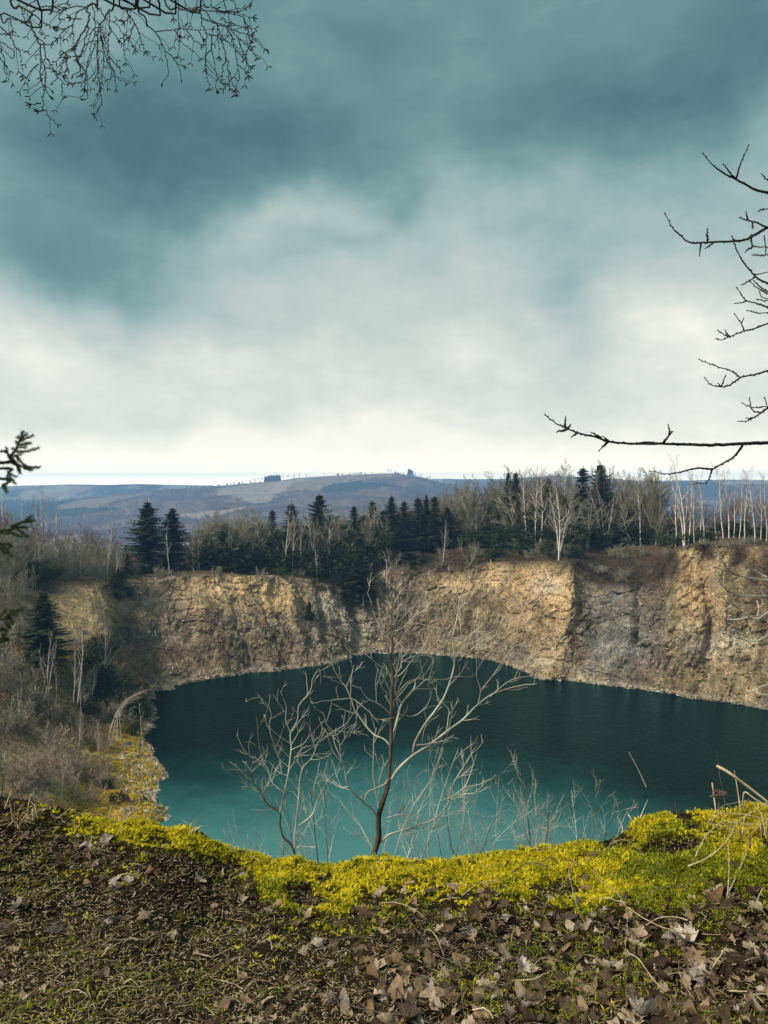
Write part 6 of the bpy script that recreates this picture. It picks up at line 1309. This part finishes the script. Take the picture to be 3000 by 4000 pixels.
# near spruce at the left edge
S5 = 300 / 737.0
def ql(x, y): return x * S5, 1600 + y * S5
e = link('spruce_tree', None, loc=at(-1500, 3300, 4.6)); tag(e, 'close spruce outside the left edge, needle covered branch tips reaching in', 'spruce'); o3 = np.array(e.location)
link('trunk', tube_mesh('near_spruce_trunk', [(catmull(np.array([at(-1500, 3500, 4.6), at(-1500, 2600, 4.6), at(-1500, 1700, 4.6), at(-1500, 700, 4.6)]), 6) - o3, np.linspace(.10, .035, 19))], M_dark_bark, 9), e)
SB = [
 (M_spruce_near, [[(0, 515), (90, 450), (150, 390), (200, 270), (222, 212)], [(195, 285), (262, 232)], [(190, 305), (260, 270), (315, 252)], [(168, 345), (230, 330), (290, 322)], [(165, 360), (250, 360)], [(140, 405), (250, 400), (372, 368)], [(90, 455), (200, 432)], [(100, 455), (70, 420), (60, 370)], [(75, 405), (10, 398)], [(200, 285), (165, 262)], [(180, 310), (155, 312)], [(160, 380), (120, 375)]]),
 (M_spruce_near, [[(0, 510), (130, 520), (250, 555), (375, 552)], [(100, 460), (160, 520), (190, 610)], [(150, 440), (200, 500), (230, 530), (300, 582)], [(170, 525), (180, 570)], [(240, 530), (250, 570)]]),
 (M_spruce_near, [[(0, 565), (80, 610), (155, 645)], [(80, 620), (70, 690)], [(90, 640), (120, 680), (152, 715)]]), (M_spruce_near, [[(0, 665), (30, 740), (65, 788)], [(15, 720), (60, 745)]]),
 (M_spruce_near, [[(0, 1165), (120, 1115), (220, 1080), (305, 1020)], [(220, 1085), (335, 1060)], [(130, 1115), (200, 1130), (265, 1135)], [(150, 1130), (210, 1180), (275, 1225)], [(0, 1180), (100, 1190)], [(60, 1150), (150, 1200), (210, 1215)], [(240, 1060), (300, 1075)]]),
 (M_spruce_near, [[(0, 1290), (60, 1350), (118, 1405)], [(0, 1320), (50, 1380)], [(20, 1310), (60, 1340)]]),
 (M_spruce_near, [[(-20, 2010), (60, 1980), (130, 1940), (215, 1920)], [(60, 1980), (130, 2040)], [(100, 1960), (160, 1975)], [(0, 1990), (60, 1920)]]), (M_spruce_near, [[(-20, 2120), (60, 2060), (120, 2050)], [(0, 2100), (70, 2130)]]), (M_spruce_near, [[(-20, 2230), (20, 2180), (55, 2150)], [(0, 2200), (50, 2210)]])]
for i, (mt, gr) in enumerate(SB):
    Y = 4.6; r = np.random.default_rng(850 + i); polys = []; NQ = []
    for gi, pts in enumerate(gr):
        px = [ql(*p) for p in pts]; P = [at(U, V, Y - .03 * j + r.normal(0, .01)) for j, (U, V) in enumerate(px)]
        n_s = 60 * max(1, len(px) - 1)
        if gi == 0: P = [at(-1500, px[0][1] + 60, Y), at(-500, px[0][1] + 40, Y)] + P
        P = catmull(np.array(P), 8); R = np.linspace(.010 if gi == 0 else .0035, .002, len(P)); polys.append((P, R))
        L = np.linalg.norm(np.diff(P, axis=0), axis=1).sum(); Pn, _ = resample(P, R, max(30, int(L * 900))); keep = proj(Pn)[0] > -300; Pn = Pn[keep]; T = np.gradient(Pn, axis=0); T /= np.linalg.norm(T, axis=1, keepdims=True) + 1e-9; k = len(Pn)
        for rep in range(2):
            a = r.normal(0, 1, (k, 3)); a -= (a * T).sum(1, keepdims=True) * T; a /= np.linalg.norm(a, axis=1, keepdims=True); nd = T * .75 + a; nd /= np.linalg.norm(nd, axis=1, keepdims=True); ln = r.uniform(.014, .022, k)[:, None]
            s = np.cross(nd, r.normal(0, 1, (k, 3))); s /= np.linalg.norm(s, axis=1, keepdims=True) / .0011; NQ.append(np.stack([Pn - s, Pn + s, Pn + nd * ln + s * .4, Pn + nd * ln - s * .4], 1))
    o = link('branch', tube_mesh('spruce_branch', [(P - o3, R) for P, R in polys], M_dark_bark, 5), e)
    q = np.concatenate(NQ).reshape(-1, 3) - o3; link('needles', mesh_np('needles', q, np.arange(len(q)).reshape(-1, 4), mt), o)
# ------------------------------------------------------------------ small growth and stones on the quarry sides
r = np.random.default_rng(61); Gf = G.reshape(-1, 3); uf, vf = uu.reshape(-1), vv.reshape(-1); rvf = np.broadcast_to(RV[None, :], uu.shape).reshape(-1)
visf = (Gf[:, 1] > 45) & (uf > -60) & (uf < 1720); cl = visf & (rvf > 1.05) & (rvf < 3.6) & (uf > 250) & (vf < 1560); lf = visf & (rvf > 1.03) & (rvf < 4.2) & (uf < 352) & (vf > 1380)
nse = fbm(Gf / 4.0, 3, 71)
def pick(mask, n_, wgt): 
    ids = np.nonzero(mask)[0]; p_ = np.clip(wgt[ids], 1e-6, None); return r.choice(ids, n_, p=p_ / p_.sum())
M_dry = leafy_mat('dry_growth', [(0, (.035, .026, .016)), (.5, (.10, .075, .040)), (.85, (.22, .165, .09)), (1, (.36, .30, .18))], .1, .9, 0)
M_strw = leafy_mat('straw_grass', [(0, (.12, .09, .045)), (.5, (.30, .235, .12)), (1, (.52, .43, .25))], .15, .9, 0)
M_ochre = leafy_mat('ochre_moss', [(0, (.18, .13, .012)), (.4, (.52, .36, .02)), (.8, (.80, .56, .04)), (1, (.30, .36, .03))], .15, .9, 0)
M_stone = leafy_mat('loose_stone', [(0, (.08, .068, .055)), (.5, (.22, .18, .135)), (1, (.46, .41, .34))], 0, .9, 0)
i_ = pick(cl, 9000, np.clip(nse - .42, 0, 1) ** 1.0 + .02); P = Gf[i_] + r.normal(0, .12, (len(i_), 3))
tag(link('dry_growth', blades('dry_growth', P[:, 0], P[:, 1], P[:, 2], 4, .42, .05, 1.0, M_dry, 62, .6)), 'withered plants and dead stems speckling the cliff face', 'dry plants', kind='stuff')
i_ = pick(lf, 11000, np.clip(nse - .30, 0, 1) + .03); P = Gf[i_] + r.normal(0, .12, (len(i_), 3))
tag(link('dead_grass', blades('slope_grass', P[:, 0], P[:, 1], P[:, 2], 4, .42, .035, .9, M_strw, 63, .6)), 'dead straw coloured grass on the left slope', 'dead grass', kind='stuff')
i_ = pick(lf & (och.reshape(-1) > .18), 15000, och.reshape(-1) * (nse > .40)); P = Gf[i_] + r.normal(0, .08, (len(i_), 3))
tag(link('moss', blades('ochre_moss', P[:, 0], P[:, 1], P[:, 2], 5, .22, .08, 1.3, M_ochre, 64, .4)), 'ochre yellow moss on the point by the lake and on the slope above', 'moss', kind='stuff')
def stones(name, P, s, mat):
    base = np.array([[1, 0, 0], [-1, 0, 0], [0, 1, 0], [0, -1, 0], [0, 0, 1], [0, 0, -1]], float); f8 = np.array([[0, 2, 4], [2, 1, 4], [1, 3, 4], [3, 0, 4], [2, 0, 5], [1, 2, 5], [3, 1, 5], [0, 3, 5]])
    n_ = len(P); V = base[None] * r.uniform(.5, 1.3, (n_, 6, 1)) + r.normal(0, .18, (n_, 6, 3)); a = r.uniform(0, 6.28, n_); ca, sa = np.cos(a), np.sin(a); x = V[..., 0] * ca[:, None] - V[..., 1] * sa[:, None]; y = V[..., 0] * sa[:, None] + V[..., 1] * ca[:, None]
    V = np.stack([x, y, V[..., 2] * .75], -1) * s[:, None, None] + P[:, None]; F = (f8[None] + np.arange(n_)[:, None, None] * 6).reshape(-1, 3); return mesh_np(name, V.reshape(-1, 3), F, mat)
i_ = pick(cl, 7000, np.clip(.62 - nse, 0, 1) ** 1.5 * np.clip(1 - 1.2 * dk.reshape(-1), 0, 1)); P = Gf[i_]; tag(link('loose_stones', stones('loose_stones', P, .08 + .30 * r.random(len(P)) ** 3, M_stone)), 'loose angular stones and rubble stuck on the cliff face', 'stones', kind='stuff')
sh_ = visf & (np.abs(Gf[:, 2] - .12) < .35) & (rvf < 1.9); i_ = pick(sh_, 3500, np.ones(len(Gf))); P = Gf[i_]; tag(link('shore_stones', stones('shore_stones', P, .10 + .40 * r.random(len(P)) ** 3, M_stone)), 'pale stones along the water line', 'stones', kind='stuff')
i_ = pick(lf & (uf > 262) & (vf > 1600), 260, np.ones(len(Gf))); P = Gf[i_]; tag(link('point_stones', stones('point_stones', P, .15 + .5 * r.random(len(P)) ** 2.5, M_stone)), 'rocks poking through the ochre moss of the left point', 'stones', kind='stuff')
# ------------------------------------------------------------------ the air over the valley
m, n = mat_new('valley_haze')
v = n.node('ShaderNodeVolumePrincipled'); v.inputs['Color'].default_value = (.28, .56, 1.0, 1); v.inputs['Density'].default_value = 3.1e-4
v.inputs['Anisotropy'].default_value = 0.0
o = n.node('ShaderNodeOutputMaterial'); n.link(v.outputs[0], o.inputs['Volume'])
hx = 3900.0; z0 = float(min(Pg[..., 2].min(), G[..., 2].min())) - 5; z1 = float(max(Pg[..., 2].max() + 16, H + 8))
hv = np.array([[x, y, z] for x in (-hx, hx) for y in (-300, hx) for z in (z0, z1)])
hf = np.array([[0, 1, 3, 2], [4, 6, 7, 5], [0, 4, 5, 1], [2, 3, 7, 6], [0, 2, 6, 4], [1, 5, 7, 3]])
tag(link('haze', mesh_np('haze', hv, hf, m)), 'thin blue haze filling the air over the valley', 'haze', kind='stuff')
